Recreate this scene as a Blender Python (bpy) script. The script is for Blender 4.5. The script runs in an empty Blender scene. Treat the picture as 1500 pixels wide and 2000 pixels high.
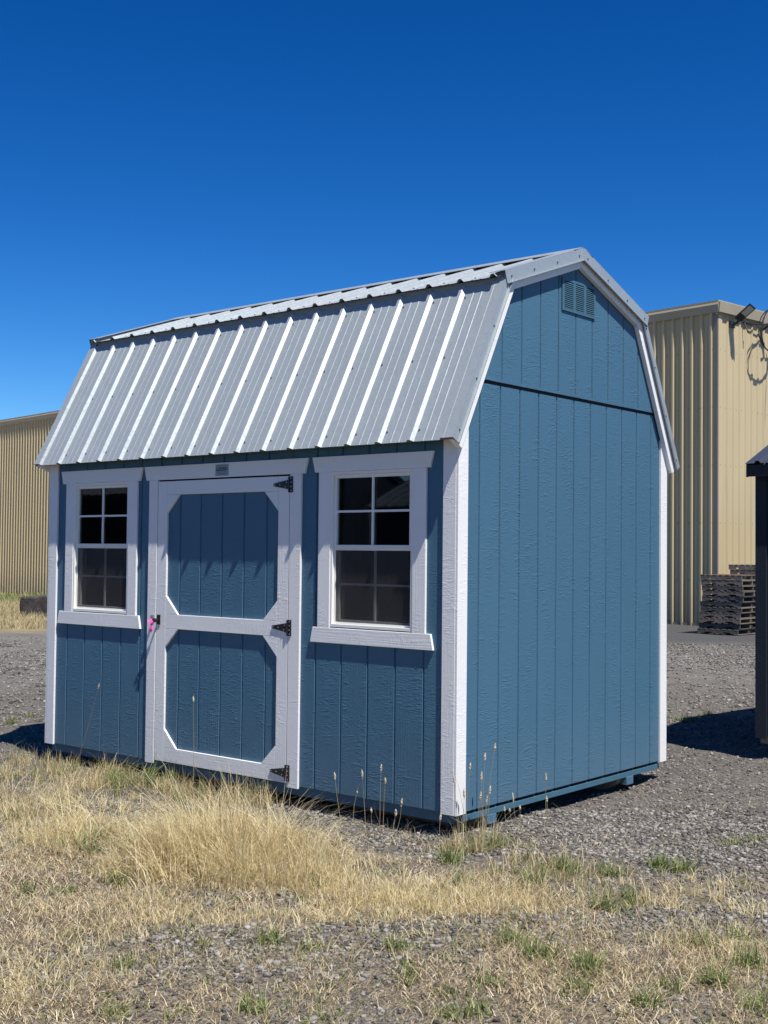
import bpy, math, random
import numpy as np
from mathutils import Vector, Matrix

random.seed(7)
rng = np.random.default_rng(11)
S = bpy.context.scene
COL = S.collection

# ------------------------------------------------------------------ camera
cam_data = bpy.data.cameras.new('camera')
cam = bpy.data.objects.new('camera', cam_data)
COL.objects.link(cam)
CR = Vector((0.7688, 0.63941, 0.01028))
CU = Vector((0.01349, -0.03229, 0.99939))
CF = Vector((-0.63935, 0.76819, 0.03346))
CP = Vector((4.0038, -5.4414, 1.4243))
m = Matrix((CR, CU, -CF)).transposed().to_4x4()
m.translation = CP
cam.matrix_world = m
cam_data.sensor_fit = 'VERTICAL'
cam_data.sensor_height = 24.0
cam_data.lens = 28.8265
cam_data.clip_start = 0.05
cam_data.clip_end = 3000
S.camera = cam

# ------------------------------------------------------------------ light
SUN = Vector((0.5, -0.158, 1.0)).normalized()
sun_el = math.asin(SUN.z)
sun_az = math.atan2(SUN.x, SUN.y)
W = bpy.data.worlds.new('World')
S.world = W
W.use_nodes = True
nt = W.node_tree
bg = nt.nodes['Background']
sky = nt.nodes.new('ShaderNodeTexSky')
sky.sky_type = 'NISHITA'
sky.sun_disc = False
sky.sun_elevation = sun_el
sky.sun_rotation = sun_az
sky.altitude = 1500
sky.air_density = 1.0
sky.dust_density = 0.2
sky.ozone_density = 4.0
hs = nt.nodes.new('ShaderNodeHueSaturation')
hs.inputs['Saturation'].default_value = 1.36
hs.inputs['Value'].default_value = 1.0
hs.inputs['Hue'].default_value = 0.502
gm_ = nt.nodes.new('ShaderNodeGamma'); gm_.inputs['Gamma'].default_value = 1.30
nt.links.new(sky.outputs[0], hs.inputs['Color'])
nt.links.new(hs.outputs[0], gm_.inputs['Color'])
nt.links.new(gm_.outputs[0], bg.inputs['Color'])
bg.inputs['Strength'].default_value = 0.045
ld = bpy.data.lights.new('sun', 'SUN')
ld.energy = 4.2
ld.angle = math.radians(0.53)
ld.color = (1.0, 0.965, 0.91)
lo = bpy.data.objects.new('sun', ld)
COL.objects.link(lo)
lo.rotation_euler = SUN.to_track_quat('Z', 'Y').to_euler()
vs = S.view_settings
S.display_settings.display_device = 'sRGB'
vs.view_transform = 'Standard'
vs.look = 'None'
vs.exposure = 0.75
vs.gamma = 1.0
vs.use_curve_mapping = False

# ------------------------------------------------------------------ helpers
def tag(o, label=None, cat=None, group=None, kind=None):
    if label: o['label'] = label
    if cat: o['category'] = cat
    if group: o['group'] = group
    if kind: o['kind'] = kind
    return o

def empty(name, loc, label, cat, group=None, rz=0):
    o = bpy.data.objects.new(name, None)
    COL.objects.link(o)
    o.location = loc
    o.rotation_euler = (0, 0, rz)
    o.empty_display_size = 0.2
    bpy.context.view_layer.update()
    return tag(o, label, cat, group)

class MB:
    def __init__(s):
        s.v = []; s.f = []
    def add(s, vs_, fs_):
        n = len(s.v)
        s.v += [tuple(p) for p in vs_]
        s.f += [tuple(i + n for i in f) for f in fs_]
        return s
    def box(s, x0, x1, y0, y1, z0, z1):
        x0, x1 = sorted((x0, x1)); y0, y1 = sorted((y0, y1)); z0, z1 = sorted((z0, z1))
        return s.add([(x0,y0,z0),(x1,y0,z0),(x1,y1,z0),(x0,y1,z0),(x0,y0,z1),(x1,y0,z1),(x1,y1,z1),(x0,y1,z1)],
                     [(0,3,2,1),(4,5,6,7),(0,1,5,4),(1,2,6,5),(2,3,7,6),(3,0,4,7)])
    def obox(s, c, ax, ay, az):
        c = Vector(c); ax = Vector(ax); ay = Vector(ay); az = Vector(az)
        P = [c + ax*i + ay*j + az*k for k in (-1,1) for (i,j) in ((-1,-1),(1,-1),(1,1),(-1,1))]
        return s.add(P, [(0,3,2,1),(4,5,6,7),(0,1,5,4),(1,2,6,5),(2,3,7,6),(3,0,4,7)])
    def prism(s, poly, a, b, f):
        """poly list of 2-D points, extruded from a to b; f(p,q,t)->xyz"""
        n = len(poly)
        V = [f(p, q, a) for p, q in poly] + [f(p, q, b) for p, q in poly]
        F = [tuple(range(n)), tuple(range(2*n-1, n-1, -1))]
        F += [(i, i+n, (i+1) % n + n, (i+1) % n) for i in range(n)]
        return s.add(V, F)
    def xz(s, poly, y0, y1): return s.prism(poly, y0, y1, lambda p, q, t: (p, t, q))
    def yz(s, poly, x0, x1): return s.prism(poly, x0, x1, lambda p, q, t: (t, p, q))
    def xy(s, poly, z0, z1): return s.prism(poly, z0, z1, lambda p, q, t: (p, q, t))
    def tube(s, pts, rad, n=6, cap=True):
        pts = [Vector(p) for p in pts]
        if not hasattr(rad, '__len__'): rad = [rad]*len(pts)
        V = []; up0 = Vector((0.13, 0.21, 0.97))
        for i, p in enumerate(pts):
            t = (pts[min(i+1, len(pts)-1)] - pts[max(i-1, 0)]).normalized()
            a = t.cross(up0)
            if a.length < 1e-3: a = t.cross(Vector((1, 0, 0)))
            a.normalize(); b = t.cross(a)
            for k in range(n):
                an = 2*math.pi*k/n
                V.append(p + (a*math.cos(an) + b*math.sin(an))*rad[i])
        F = []
        for i in range(len(pts)-1):
            for k in range(n):
                F.append((i*n+k, i*n+(k+1) % n, (i+1)*n+(k+1) % n, (i+1)*n+k))
        if cap:
            F.append(tuple(range(n-1, -1, -1))); F.append(tuple((len(pts)-1)*n+k for k in range(n)))
        return s.add(V, F)
    def build(s, name, mat, parent=None, bevel=0, smooth=False, label=None):
        me = bpy.data.meshes.new(name)
        org = Vector((0, 0, 0))
        if parent is not None:
            inv = world_of(parent).inverted()
            me.from_pydata([tuple(inv @ Vector(p)) for p in s.v], [], s.f)
        else:
            me.from_pydata(s.v, [], s.f)
        me.update()
        import bmesh
        bm = bmesh.new(); bm.from_mesh(me)
        bmesh.ops.recalc_face_normals(bm, faces=bm.faces)
        bm.to_mesh(me); bm.free()
        if smooth:
            me.polygons.foreach_set('use_smooth', [True]*len(me.polygons))
        o = bpy.data.objects.new(name, me)
        COL.objects.link(o)
        me.materials.append(mat)
        if parent is not None: o.parent = parent
        if bevel:
            b = o.modifiers.new('bevel', 'BEVEL'); b.width = bevel; b.segments = 1; b.limit_method = 'ANGLE'; b.angle_limit = math.radians(40)
        if label: o['label'] = label
        return o

def world_of(o):
    M = o.matrix_basis.copy()
    p = o.parent
    while p is not None:
        M = p.matrix_basis @ M
        p = p.parent
    return M

def copy_tree(o, parent=None):
    c = o.copy(); COL.objects.link(c); c.parent = parent
    for ch in list(o.children): copy_tree(ch, c)
    return c

# ------------------------------------------------------------------ materials
def newmat(name):
    mt = bpy.data.materials.new(name); mt.use_nodes = True
    n = mt.node_tree
    return mt, n, n.nodes['Principled BSDF'], n.nodes, n.links

def nd(n, typ, **kw):
    x = n.nodes.new(typ)
    for k, v in kw.items():
        if k.startswith('i_'): x.inputs[k[2:].replace('_', ' ')].default_value = v
        else: setattr(x, k, v)
    return x

def ramp(n, fac, stops, interp='LINEAR'):
    r = n.nodes.new('ShaderNodeValToRGB'); r.color_ramp.interpolation = interp
    el = r.color_ramp.elements
    while len(el) < len(stops): el.new(0.5)
    for e, (p, c) in zip(el, stops): e.position = p; e.color = (*c, 1) if len(c) == 3 else c
    n.links.new(fac, r.inputs[0])
    return r

def mixc(n, fac, a, b, mode='MIX'):
    x = n.nodes.new('ShaderNodeMix'); x.data_type = 'RGBA'; x.blend_type = mode
    for s_, v in ((0, fac), (6, a), (7, b)):
        if hasattr(v, 'links') or hasattr(v, 'is_linked'): n.links.new(v, x.inputs[s_])
        elif isinstance(v, (int, float)): x.inputs[s_].default_value = v
        else: x.inputs[s_].default_value = (*v, 1)
    return x.outputs[2]

def mth(n, op, a, b=None, c=None):
    x = n.nodes.new('ShaderNodeMath'); x.operation = op
    for i, v in enumerate((a, b, c)):
        if v is None: continue
        if hasattr(v, 'is_linked'): n.links.new(v, x.inputs[i])
        else: x.inputs[i].default_value = v
    return x.outputs[0]

def wood_paint(name, color, rough=0.55, plank=0.2075, depth=0.0035, horiz=False, spec=0.35, var=0.10, dust=0.14):
    """painted rough-sawn wood: short cross ripples, long grain, random knots, fine paint speckle"""
    mt, n, b, N, L = newmat(name)
    geo = nd(n, 'ShaderNodeNewGeometry')
    sp = nd(n, 'ShaderNodeSeparateXYZ'); L.new(geo.outputs['Position'], sp.inputs[0])
    u = mth(n, 'ADD', sp.outputs[0], sp.outputs[1])
    z = sp.outputs[2]
    if horiz: u, z = z, u
    pk = mth(n, 'FLOOR', mth(n, 'DIVIDE', u, plank))
    off = mth(n, 'MULTIPLY', pk, 3.71)
    def vec(su, sz, extra=0.0):
        cv = nd(n, 'ShaderNodeCombineXYZ')
        L.new(mth(n, 'MULTIPLY', u, su), cv.inputs[0])
        L.new(mth(n, 'MULTIPLY', mth(n, 'ADD', z, off), sz), cv.inputs[1])
        cv.inputs[2].default_value = extra
        return cv.outputs[0]
    def noise(v, sc, det=3, ro=0.6, dist=0.0):
        x = nd(n, 'ShaderNodeTexNoise', i_Scale=sc, i_Detail=det, i_Roughness=ro, i_Distortion=dist)
        L.new(v, x.inputs['Vector']); return x.outputs[0]
    rip = noise(vec(11, 52, 1.0), 1.0, 2, 0.55, 0.9)
    rip = mth(n, 'ABSOLUTE', mth(n, 'SUBTRACT', rip, 0.5))
    mask = ramp(n, noise(vec(9, 2.6, 5.0), 1.0, 2), [(0.40, (0, 0, 0)), (0.62, (1, 1, 1))]).outputs[0]
    grain = nd(n, 'ShaderNodeTexWave', i_Scale=1.0, i_Distortion=9.0, i_Detail=2.5)
    grain.inputs['Detail Scale'].default_value = 1.2
    L.new(vec(16, 1.6, 2.0), grain.inputs['Vector'])
    gm = ramp(n, noise(vec(4, 1.1, 9.0), 1.0, 1), [(0.45, (0.15, 0.15, 0.15)), (0.65, (1, 1, 1))]).outputs[0]
    fine = noise(vec(90, 60, 3.0), 1.0, 3, 0.7)
    h = mth(n, 'ADD', mth(n, 'MULTIPLY', mth(n, 'MULTIPLY', rip, mask), 2.2), mth(n, 'MULTIPLY', mth(n, 'MULTIPLY', grain.outputs[0], gm), 0.16))
    h = mth(n, 'ADD', h, mth(n, 'MULTIPLY', fine, 0.28))
    bp = nd(n, 'ShaderNodeBump', i_Strength=1.0, i_Distance=depth)
    L.new(h, bp.inputs['Height']); L.new(bp.outputs[0], b.inputs['Normal'])
    big = noise(vec(2.2, 1.0, 7.0), 1.0, 3)
    fac = mth(n, 'ADD', 1.0 - var, mth(n, 'MULTIPLY', mth(n, 'ADD', big, mth(n, 'MULTIPLY', fine, 0.35)), var*1.45))
    # dust splashed up from the gravel onto the lowest boards
    dz = nd(n, 'ShaderNodeMapRange'); L.new(sp.outputs[2], dz.inputs[0])
    dz.inputs[1].default_value = 0.45; dz.inputs[2].default_value = -0.05; dz.inputs[3].default_value = 0.0; dz.inputs[4].default_value = dust
    dn = mth(n, 'MULTIPLY', dz.outputs[0], noise(vec(7, 6, 12.0), 1.0, 4))
    c1 = mixc(n, 1.0, color, fac, 'MULTIPLY')
    L.new(mixc(n, dn, c1, (0.30, 0.26, 0.21)), b.inputs['Base Color'])
    b.inputs['Roughness'].default_value = rough
    b.inputs['Specular IOR Level'].default_value = spec
    return mt

def plain(name, color, rough=0.5, metal=0.0, noise_amt=0.12, nscale=14, bump=0.0, spec=0.5, bscale=None):
    mt, n, b, N, L = newmat(name)
    tc = nd(n, 'ShaderNodeTexCoord')
    x = nd(n, 'ShaderNodeTexNoise', i_Scale=float(nscale), i_Detail=5.0, i_Roughness=0.6)
    L.new(tc.outputs['Object'], x.inputs['Vector'])
    f = mth(n, 'ADD', 1.0-noise_amt, mth(n, 'MULTIPLY', x.outputs[0], noise_amt*2))
    L.new(mixc(n, 1.0, color, f, 'MULTIPLY'), b.inputs['Base Color'])
    b.inputs['Roughness'].default_value = rough; b.inputs['Metallic'].default_value = metal
    b.inputs['Specular IOR Level'].default_value = spec
    if bump:
        y = nd(n, 'ShaderNodeTexNoise', i_Scale=float(bscale or nscale*3), i_Detail=4.0)
        L.new(tc.outputs['Object'], y.inputs['Vector'])
        bp = nd(n, 'ShaderNodeBump', i_Strength=1.0, i_Distance=bump)
        L.new(y.outputs[0], bp.inputs['Height']); L.new(bp.outputs[0], b.inputs['Normal'])
    return mt

def galvalume():
    mt, n, b, N, L = newmat('galvalume')
    geo = nd(n, 'ShaderNodeNewGeometry')
    v = nd(n, 'ShaderNodeTexVoronoi', i_Scale=70.0); L.new(geo.outputs['Position'], v.inputs['Vector'])
    x = nd(n, 'ShaderNodeTexNoise', i_Scale=3.0, i_Detail=4.0); L.new(geo.outputs['Position'], x.inputs['Vector'])
    f = mth(n, 'ADD', 0.86, mth(n, 'ADD', mth(n, 'MULTIPLY', v.outputs['Color'], 0.10), mth(n, 'MULTIPLY', x.outputs[0], 0.12)))
    L.new(mixc(n, 1.0, (0.375, 0.412, 0.418), f, 'MULTIPLY'), b.inputs['Base Color'])
    b.inputs['Metallic'].default_value = 0.30
    L.new(mth(n, 'ADD', 0.33, mth(n, 'MULTIPLY', v.outputs['Color'], 0.10)), b.inputs['Roughness'])
    y = nd(n, 'ShaderNodeTexNoise', i_Scale=5.0, i_Detail=2.0); L.new(geo.outputs['Position'], y.inputs['Vector'])
    bp = nd(n, 'ShaderNodeBump', i_Strength=0.5, i_Distance=0.004)
    L.new(y.outputs[0], bp.inputs['Height']); L.new(bp.outputs[0], b.inputs['Normal'])
    return mt

def glassmat():
    mt, n, b, N, L = newmat('window_glass')
    N.remove(b); out = [k for k in N if k.type == 'OUTPUT_MATERIAL'][0]
    tr = nd(n, 'ShaderNodeBsdfTransparent'); tr.inputs[0].default_value = (0.62, 0.66, 0.68, 1)
    gl = nd(n, 'ShaderNodeBsdfGlossy'); gl.inputs['Roughness'].default_value = 0.02
    geo = nd(n, 'ShaderNodeNewGeometry')
    y = nd(n, 'ShaderNodeTexNoise', i_Scale=2.2, i_Detail=1.0); L.new(geo.outputs['Position'], y.inputs['Vector'])
    bp = nd(n, 'ShaderNodeBump', i_Strength=0.05, i_Distance=0.01); L.new(y.outputs[0], bp.inputs['Height'])
    fr = nd(n, 'ShaderNodeFresnel'); fr.inputs['IOR'].default_value = 1.50
    L.new(bp.outputs[0], gl.inputs['Normal']); L.new(bp.outputs[0], fr.inputs['Normal'])
    mx = nd(n, 'ShaderNodeMixShader')
    L.new(fr.outputs[0], mx.inputs[0]); L.new(tr.outputs[0], mx.inputs[1]); L.new(gl.outputs[0], mx.inputs[2])
    L.new(mx.outputs[0], out.inputs[0])
    return mt

def screenmat():
    mt, n, b, N, L = newmat('insect_mesh')
    out = [k for k in N if k.type == 'OUTPUT_MATERIAL'][0]
    b.inputs['Base Color'].default_value = (0.040, 0.037, 0.036, 1); b.inputs['Roughness'].default_value = 0.6
    tr = nd(n, 'ShaderNodeBsdfTransparent')
    mx = nd(n, 'ShaderNodeMixShader'); mx.inputs[0].default_value = 0.42
    L.new(tr.outputs[0], mx.inputs[1]); L.new(b.outputs[0], mx.inputs[2]); L.new(mx.outputs[0], out.inputs[0])
    return mt

def bladesmat(name, stops, trans=0.35, tip=None):
    mt, n, b, N, L = newmat(name)
    geo = nd(n, 'ShaderNodeNewGeometry')
    r = ramp(n, geo.outputs['Random Per Island'], stops)
    L.new(r.outputs[0], b.inputs['Base Color'])
    b.inputs['Roughness'].default_value = 0.65; b.inputs['Specular IOR Level'].default_value = 0.3
    t = nd(n, 'ShaderNodeBsdfTranslucent'); L.new(r.outputs[0], t.inputs[0])
    mx = nd(n, 'ShaderNodeMixShader'); mx.inputs[0].default_value = trans
    out = [k for k in N if k.type == 'OUTPUT_MATERIAL'][0]
    L.new(b.outputs[0], mx.inputs[1]); L.new(t.outputs[0], mx.inputs[2]); L.new(mx.outputs[0], out.inputs[0])
    return mt

BLUE = (0.056, 0.138, 0.209)
M = {}
M['blue'] = wood_paint('blue_siding_paint', BLUE)
M['white'] = wood_paint('white_trim_paint', (0.775, 0.765, 0.745), plank=0.37, depth=0.0018, var=0.05)
M['white_h'] = wood_paint('white_trim_paint_rail', (0.775, 0.765, 0.745), plank=0.37, depth=0.0018, horiz=True, var=0.05)
M['blue_flat'] = plain('blue_band_paint', (0.047, 0.124, 0.178), 0.6, noise_amt=0.15, nscale=9, bump=0.002)
M['vinyl'] = plain('white_vinyl', (0.78, 0.77, 0.72), 0.35, noise_amt=0.02)
M['metal'] = galvalume()
M['black'] = plain('black_hinge_paint', (0.012, 0.014, 0.018), 0.35, noise_amt=0.2, nscale=40)
M['closure'] = plain('lip_shade_closure', (0.20, 0.23, 0.26), 0.8)  # blue-grey picked to carry the shade below the upper roof sheets
M['steel'] = plain('bright_steel', (0.6, 0.6, 0.6), 0.3, 0.9)
M['screw'] = plain('screw_head', (0.16, 0.17, 0.18), 0.5, 0.5)
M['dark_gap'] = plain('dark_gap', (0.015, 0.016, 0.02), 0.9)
M['glass'] = glassmat()
M['screen'] = screenmat()
M['raw_wood'] = plain('raw_timber', (0.22, 0.18, 0.13), 0.8, noise_amt=0.3, nscale=8, bump=0.003)
M['inner_wood'] = plain('inner_stud_wood', (0.16, 0.105, 0.06), 0.8, noise_amt=0.3, nscale=6)
M['pink'] = plain('pink_ribbon', (0.85, 0.10, 0.42), 0.6, noise_amt=0.1)
M['plate'] = plain('plate_metal', (0.30, 0.34, 0.36), 0.4, 0.3, noise_amt=0.1, nscale=40)
M['plate_ink'] = plain('plate_ink', (0.03, 0.045, 0.07), 0.5)
M['plate_ink2'] = plain('plate_ink_green', (0.06, 0.08, 0.075), 0.5)

# ------------------------------------------------------------------ ground
def ss(a, b, x):
    t = np.clip((x-a)/(b-a), 0, 1); return t*t*(3-2*t)
def uof(x, y): return (x-4.0038)*-0.6397 + (y+5.4414)*0.7686
def lump(x, y):
    return 0.016*np.sin(x*1.7+0.4)*np.cos(y*1.3+1.1) + 0.010*np.sin(x*4.1+y*2.9) + 0.006*np.sin(x*9.3-y*7.7+2.0)
def hgt(x, y):
    x = np.asarray(x, float); y = np.asarray(y, float)
    u = uof(x, y)
    return -0.13 - 0.31*ss(9, 33, u) - 0.42*ss(33, 62, u) + lump(x, y)*np.clip(1.4-u*0.03, 0.2, 1)
def H(x, y): return float(hgt(x, y))
# survey helper for the layout numbers: pixel of the 1500x2000 photograph on flat ground -> ground x, y
def G(px, py, z=-0.13):
    d = CR*((px-750)/2402.2) - CU*((py-1000)/2402.2) + CF
    t = (z-CP.z)/d.z
    return CP.x+d.x*t, CP.y+d.y*t

def ground_mat():
    mt, n, b, N, L = newmat('gravel_ground')
    geo = nd(n, 'ShaderNodeNewGeometry')
    P = geo.outputs['Position']
    sp = nd(n, 'ShaderNodeSeparateXYZ'); L.new(P, sp.inputs[0])
    def noise(sc, det=4, ro=0.6, w=None):
        x = nd(n, 'ShaderNodeTexNoise', i_Scale=float(sc), i_Detail=float(det), i_Roughness=ro); L.new(P, x.inputs['Vector']); return x.outputs[0]
    def vor(sc):
        x = nd(n, 'ShaderNodeTexVoronoi', i_Scale=float(sc)); L.new(P, x.inputs['Vector']); return x
    v1 = vor(46); v2 = vor(95); v3 = vor(22)
    s1 = nd(n, 'ShaderNodeSeparateColor'); L.new(v1.outputs['Color'], s1.inputs[0])
    s2 = nd(n, 'ShaderNodeSeparateColor'); L.new(v2.outputs['Color'], s2.inputs[0])
    s3 = nd(n, 'ShaderNodeSeparateColor'); L.new(v3.outputs['Color'], s3.inputs[0])
    c1 = ramp(n, s1.outputs[0], [(0, (0.045, 0.040, 0.035)), (0.35, (0.10, 0.091, 0.080)), (0.75, (0.17, 0.155, 0.135)), (1, (0.28, 0.26, 0.23))]).outputs[0]
    c2 = ramp(n, s2.outputs[0], [(0, (0.055, 0.048, 0.040)), (0.5, (0.125, 0.112, 0.095)), (1, (0.22, 0.20, 0.17))]).outputs[0]
    col = mixc(n, ramp(n, noise(7), [(0.42, (0, 0, 0)), (0.58, (1, 1, 1))]).outputs[0], c1, c2)
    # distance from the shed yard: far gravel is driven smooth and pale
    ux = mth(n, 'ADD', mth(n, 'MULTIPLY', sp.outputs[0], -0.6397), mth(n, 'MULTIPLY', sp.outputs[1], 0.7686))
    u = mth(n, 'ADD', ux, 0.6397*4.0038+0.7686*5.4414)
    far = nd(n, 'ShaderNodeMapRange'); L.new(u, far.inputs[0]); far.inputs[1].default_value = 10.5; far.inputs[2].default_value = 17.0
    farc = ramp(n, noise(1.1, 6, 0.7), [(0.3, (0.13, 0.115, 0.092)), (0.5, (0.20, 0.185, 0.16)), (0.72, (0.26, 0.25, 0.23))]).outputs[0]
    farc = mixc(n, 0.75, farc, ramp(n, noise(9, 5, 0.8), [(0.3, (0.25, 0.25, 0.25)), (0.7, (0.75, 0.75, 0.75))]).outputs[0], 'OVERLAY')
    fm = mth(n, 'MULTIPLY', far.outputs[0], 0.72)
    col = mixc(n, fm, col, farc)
    # pale stony dust and dark damp soil
    dust = ramp(n, noise(0.9, 5, 0.65), [(0.46, (0, 0, 0)), (0.66, (1, 1, 1))]).outputs[0]
    col = mixc(n, mth(n, 'MULTIPLY', dust, 0.30), col, (0.20, 0.178, 0.145))
    # straw thatch under the grass, nearer than the front of the shed
    near = nd(n, 'ShaderNodeMapRange'); L.new(u, near.inputs[0]); near.inputs[1].default_value = 6.6; near.inputs[2].default_value = 5.6
    th = ramp(n, noise(2.1, 6, 0.7), [(0.34, (0, 0, 0)), (0.52, (1, 1, 1))]).outputs[0]
    st = mth(n, 'MULTIPLY', mth(n, 'MULTIPLY', th, near.outputs[0]), 0.85)
    soil = ramp(n, noise(16, 6, 0.75), [(0.3, (0.055, 0.042, 0.030)), (0.5, (0.19, 0.15, 0.10)), (0.7, (0.38, 0.31, 0.21))]).outputs[0]
    col = mixc(n, st, col, soil)
    dk = mth(n, 'MULTIPLY', ramp(n, noise(1.4, 4, 0.6), [(0.55, (0, 0, 0)), (0.70, (1, 1, 1))]).outputs[0], 0.4)
    col = mixc(n, dk, col, (0.085, 0.072, 0.056))
    # dry meadow strip in front of the warehouse, on the left
    sx = nd(n, 'ShaderNodeMapRange'); L.new(mth(n, 'ADD', sp.outputs[0], mth(n, 'MULTIPLY', noise(0.5, 3), 4.0)), sx.inputs[0]); sx.inputs[1].default_value = -13.0; sx.inputs[2].default_value = -17.0
    su = nd(n, 'ShaderNodeMapRange'); L.new(mth(n, 'ADD', u, mth(n, 'MULTIPLY', noise(0.8, 4), 3.0)), su.inputs[0]); su.inputs[1].default_value = 27.6; su.inputs[2].default_value = 29.4
    gcol = ramp(n, noise(3.0, 6, 0.75), [(0.3, (0.20, 0.16, 0.085)), (0.6, (0.36, 0.29, 0.17)), (0.8, (0.42, 0.35, 0.22))]).outputs[0]
    col = mixc(n, mth(n, 'MULTIPLY', sx.outputs[0], su.outputs[0]), col, gcol)
    # smooth asphalt apron along the warehouse on the right
    ax = nd(n, 'ShaderNodeMapRange'); L.new(sp.outputs[0], ax.inputs[0]); ax.inputs[1].default_value = -15.0; ax.inputs[2].default_value = -13.0
    au = nd(n, 'ShaderNodeMapRange'); L.new(mth(n, 'ADD', u, mth(n, 'MULTIPLY', noise(0.7, 3), 1.5)), au.inputs[0]); au.inputs[1].default_value = 24.0; au.inputs[2].default_value = 27.5
    asph = mixc(n, noise(30, 3), (0.075, 0.074, 0.073), (0.105, 0.102, 0.098))
    col = mixc(n, mth(n, 'MULTIPLY', ax.outputs[0], au.outputs[0]), col, asph)
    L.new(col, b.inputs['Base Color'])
    b.inputs['Roughness'].default_value = 0.9; b.inputs['Specular IOR Level'].default_value = 0.25
    h = mth(n, 'ADD', mth(n, 'MULTIPLY', mth(n, 'SUBTRACT', 0.6, v1.outputs['Distance']), mth(n, 'ADD', 0.4, s1.outputs[1])), mth(n, 'MULTIPLY', mth(n, 'SUBTRACT', 0.6, v2.outputs['Distance']), 0.5))
    h = mth(n, 'ADD', h, mth(n, 'MULTIPLY', noise(5, 5), 1.2))
    bp = nd(n, 'ShaderNodeBump', i_Strength=1.0, i_Distance=0.02)
    L.new(h, bp.inputs['Height']); L.new(bp.outputs[0], b.inputs['Normal'])
    return mt
M['ground'] = ground_mat()

def np_mesh(name, V, F, mat, smooth=False):
    """V (n,3), F (m,k)"""
    me = bpy.data.meshes.new(name)
    k = F.shape[1]
    me.vertices.add(len(V)); me.vertices.foreach_set('co', V.astype(np.float32).ravel())
    me.loops.add(F.size); me.loops.foreach_set('vertex_index', F.astype(np.int32).ravel())
    me.polygons.add(len(F))
    me.polygons.foreach_set('loop_start', np.arange(0, F.size, k, dtype=np.int32))
    me.polygons.foreach_set('loop_total', np.full(len(F), k, dtype=np.int32))
    if smooth: me.polygons.foreach_set('use_smooth', np.ones(len(F), dtype=bool))
    me.update(calc_edges=True); me.validate()
    me.materials.append(mat)
    o = bpy.data.objects.new(name, me); COL.objects.link(o)
    return o

def make_ground():
    gx = np.concatenate([np.array([-900, -500, -300, -180, -120, -90, -75]), np.arange(-64, -14, 2.0), np.arange(-14, -6, 0.5), np.arange(-6, 8, 0.12), np.arange(8, 20, 1.0), np.array([25, 40, 70, 120, 250, 500, 900])])
    gy = np.concatenate([np.array([-900, -500, -250, -120, -60, -30, -18, -10]), np.arange(-7, 8, 0.12), np.arange(8, 20, 0.5), np.arange(20, 70, 2.0), np.array([80, 110, 160, 250, 400, 700, 1000])])
    X, Y = np.meshgrid(gx, gy)
    Z = hgt(X, Y)
    V = np.stack([X.ravel(), Y.ravel(), Z.ravel()], 1)
    nx, ny = len(gx), len(gy)
    i = np.arange(nx-1); j = np.arange(ny-1)
    I, J = np.meshgrid(i, j); a = (J*nx+I).ravel()
    F = np.stack([a, a+1, a+1+nx, a+nx], 1)
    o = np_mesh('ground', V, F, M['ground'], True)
    tag(o, 'gravel yard with dry soil and straw', None, None, 'structure')
make_ground()

# ------------------------------------------------------------------ shed geometry constants
X0, X1 = -3.735, 0.0            # front wall runs along x at y = 0
YW = 2.438                      # depth
ZS = 0.008                      # siding bottom
T = 0.016                       # trim thickness
E_ = (-0.108, 2.045); K_ = (0.361, 3.023); R_ = (1.219, 3.322)
LB = (0.383, 2.988)               # top end of the steep sheets, tucked under the upper lip
XE = 0.038                      # roof overhang at the gables
YM = YW/2

def mir(p): return (YW-p[0], p[1])

def profile_wall(u0, u1, grooves, zbot, ztop, openings, f, gw=0.0075, gd=0.009, extra=()):
    """vertical-groove siding sheet; f(u,d,z)->xyz, d = depth into the wall"""
    br = {u0: 0.0, u1: 0.0}
    for e in extra: br.setdefault(e, 0.0)
    for g in grooves:
        if u0+0.01 < g < u1-0.01:
            br[g-gw] = 0.0; br[g-gw*0.55] = gd; br[g+gw*0.55] = gd; br[g+gw] = 0.0
    for (a, b_, c, d) in openings:
        for e in (a, b_):
            near = [k for k in br if abs(k-e) < 0.007]
            for k in near:
                if k not in (u0, u1): del br[k]
            br[e] = 0.0
    us = sorted(br)
    mb = MB()
    for a, b_ in zip(us[:-1], us[1:]):
        mid = (a+b_)/2
        cuts = [(zbot, None)]
        segs = []
        z = zbot
        for (oa, ob, oc, od) in sorted(openings, key=lambda o: o[2]):
            if oa-1e-6 < mid < ob+1e-6:
                if oc > z: segs.append((z, z, oc, oc))
                z = od
        segs.append((z, z, ztop(a), ztop(b_)))
        for (z0a, z0b, z1a, z1b) in segs:
            mb.add([f(a, br[a], z0a), f(b_, br[b_], z0b), f(b_, br[b_], z1b), f(a, br[a], z1a)], [(0, 1, 2, 3)])
    return mb

def front_f(u, d, z): return (u, d, z)

def roof_z(y):
    """underside line of the roof at y"""
    if y > YM: y = YW-y
    off = -0.030
    if y < LB[0]:
        t = (y-E_[0])/(LB[0]-E_[0]); return E_[1]+t*(LB[1]-E_[1])+off*2.0
    t = (y-K_[0])/(R_[0]-K_[0]); return K_[1]+t*(R_[1]-K_[1])+off

# ------------------------------------------------------------------ SHED
shed = empty('garden_shed', (X0/2, YM, -0.13), 'blue gambrel-roofed wooden shed with white trim and ribbed metal roof', 'shed')

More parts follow.
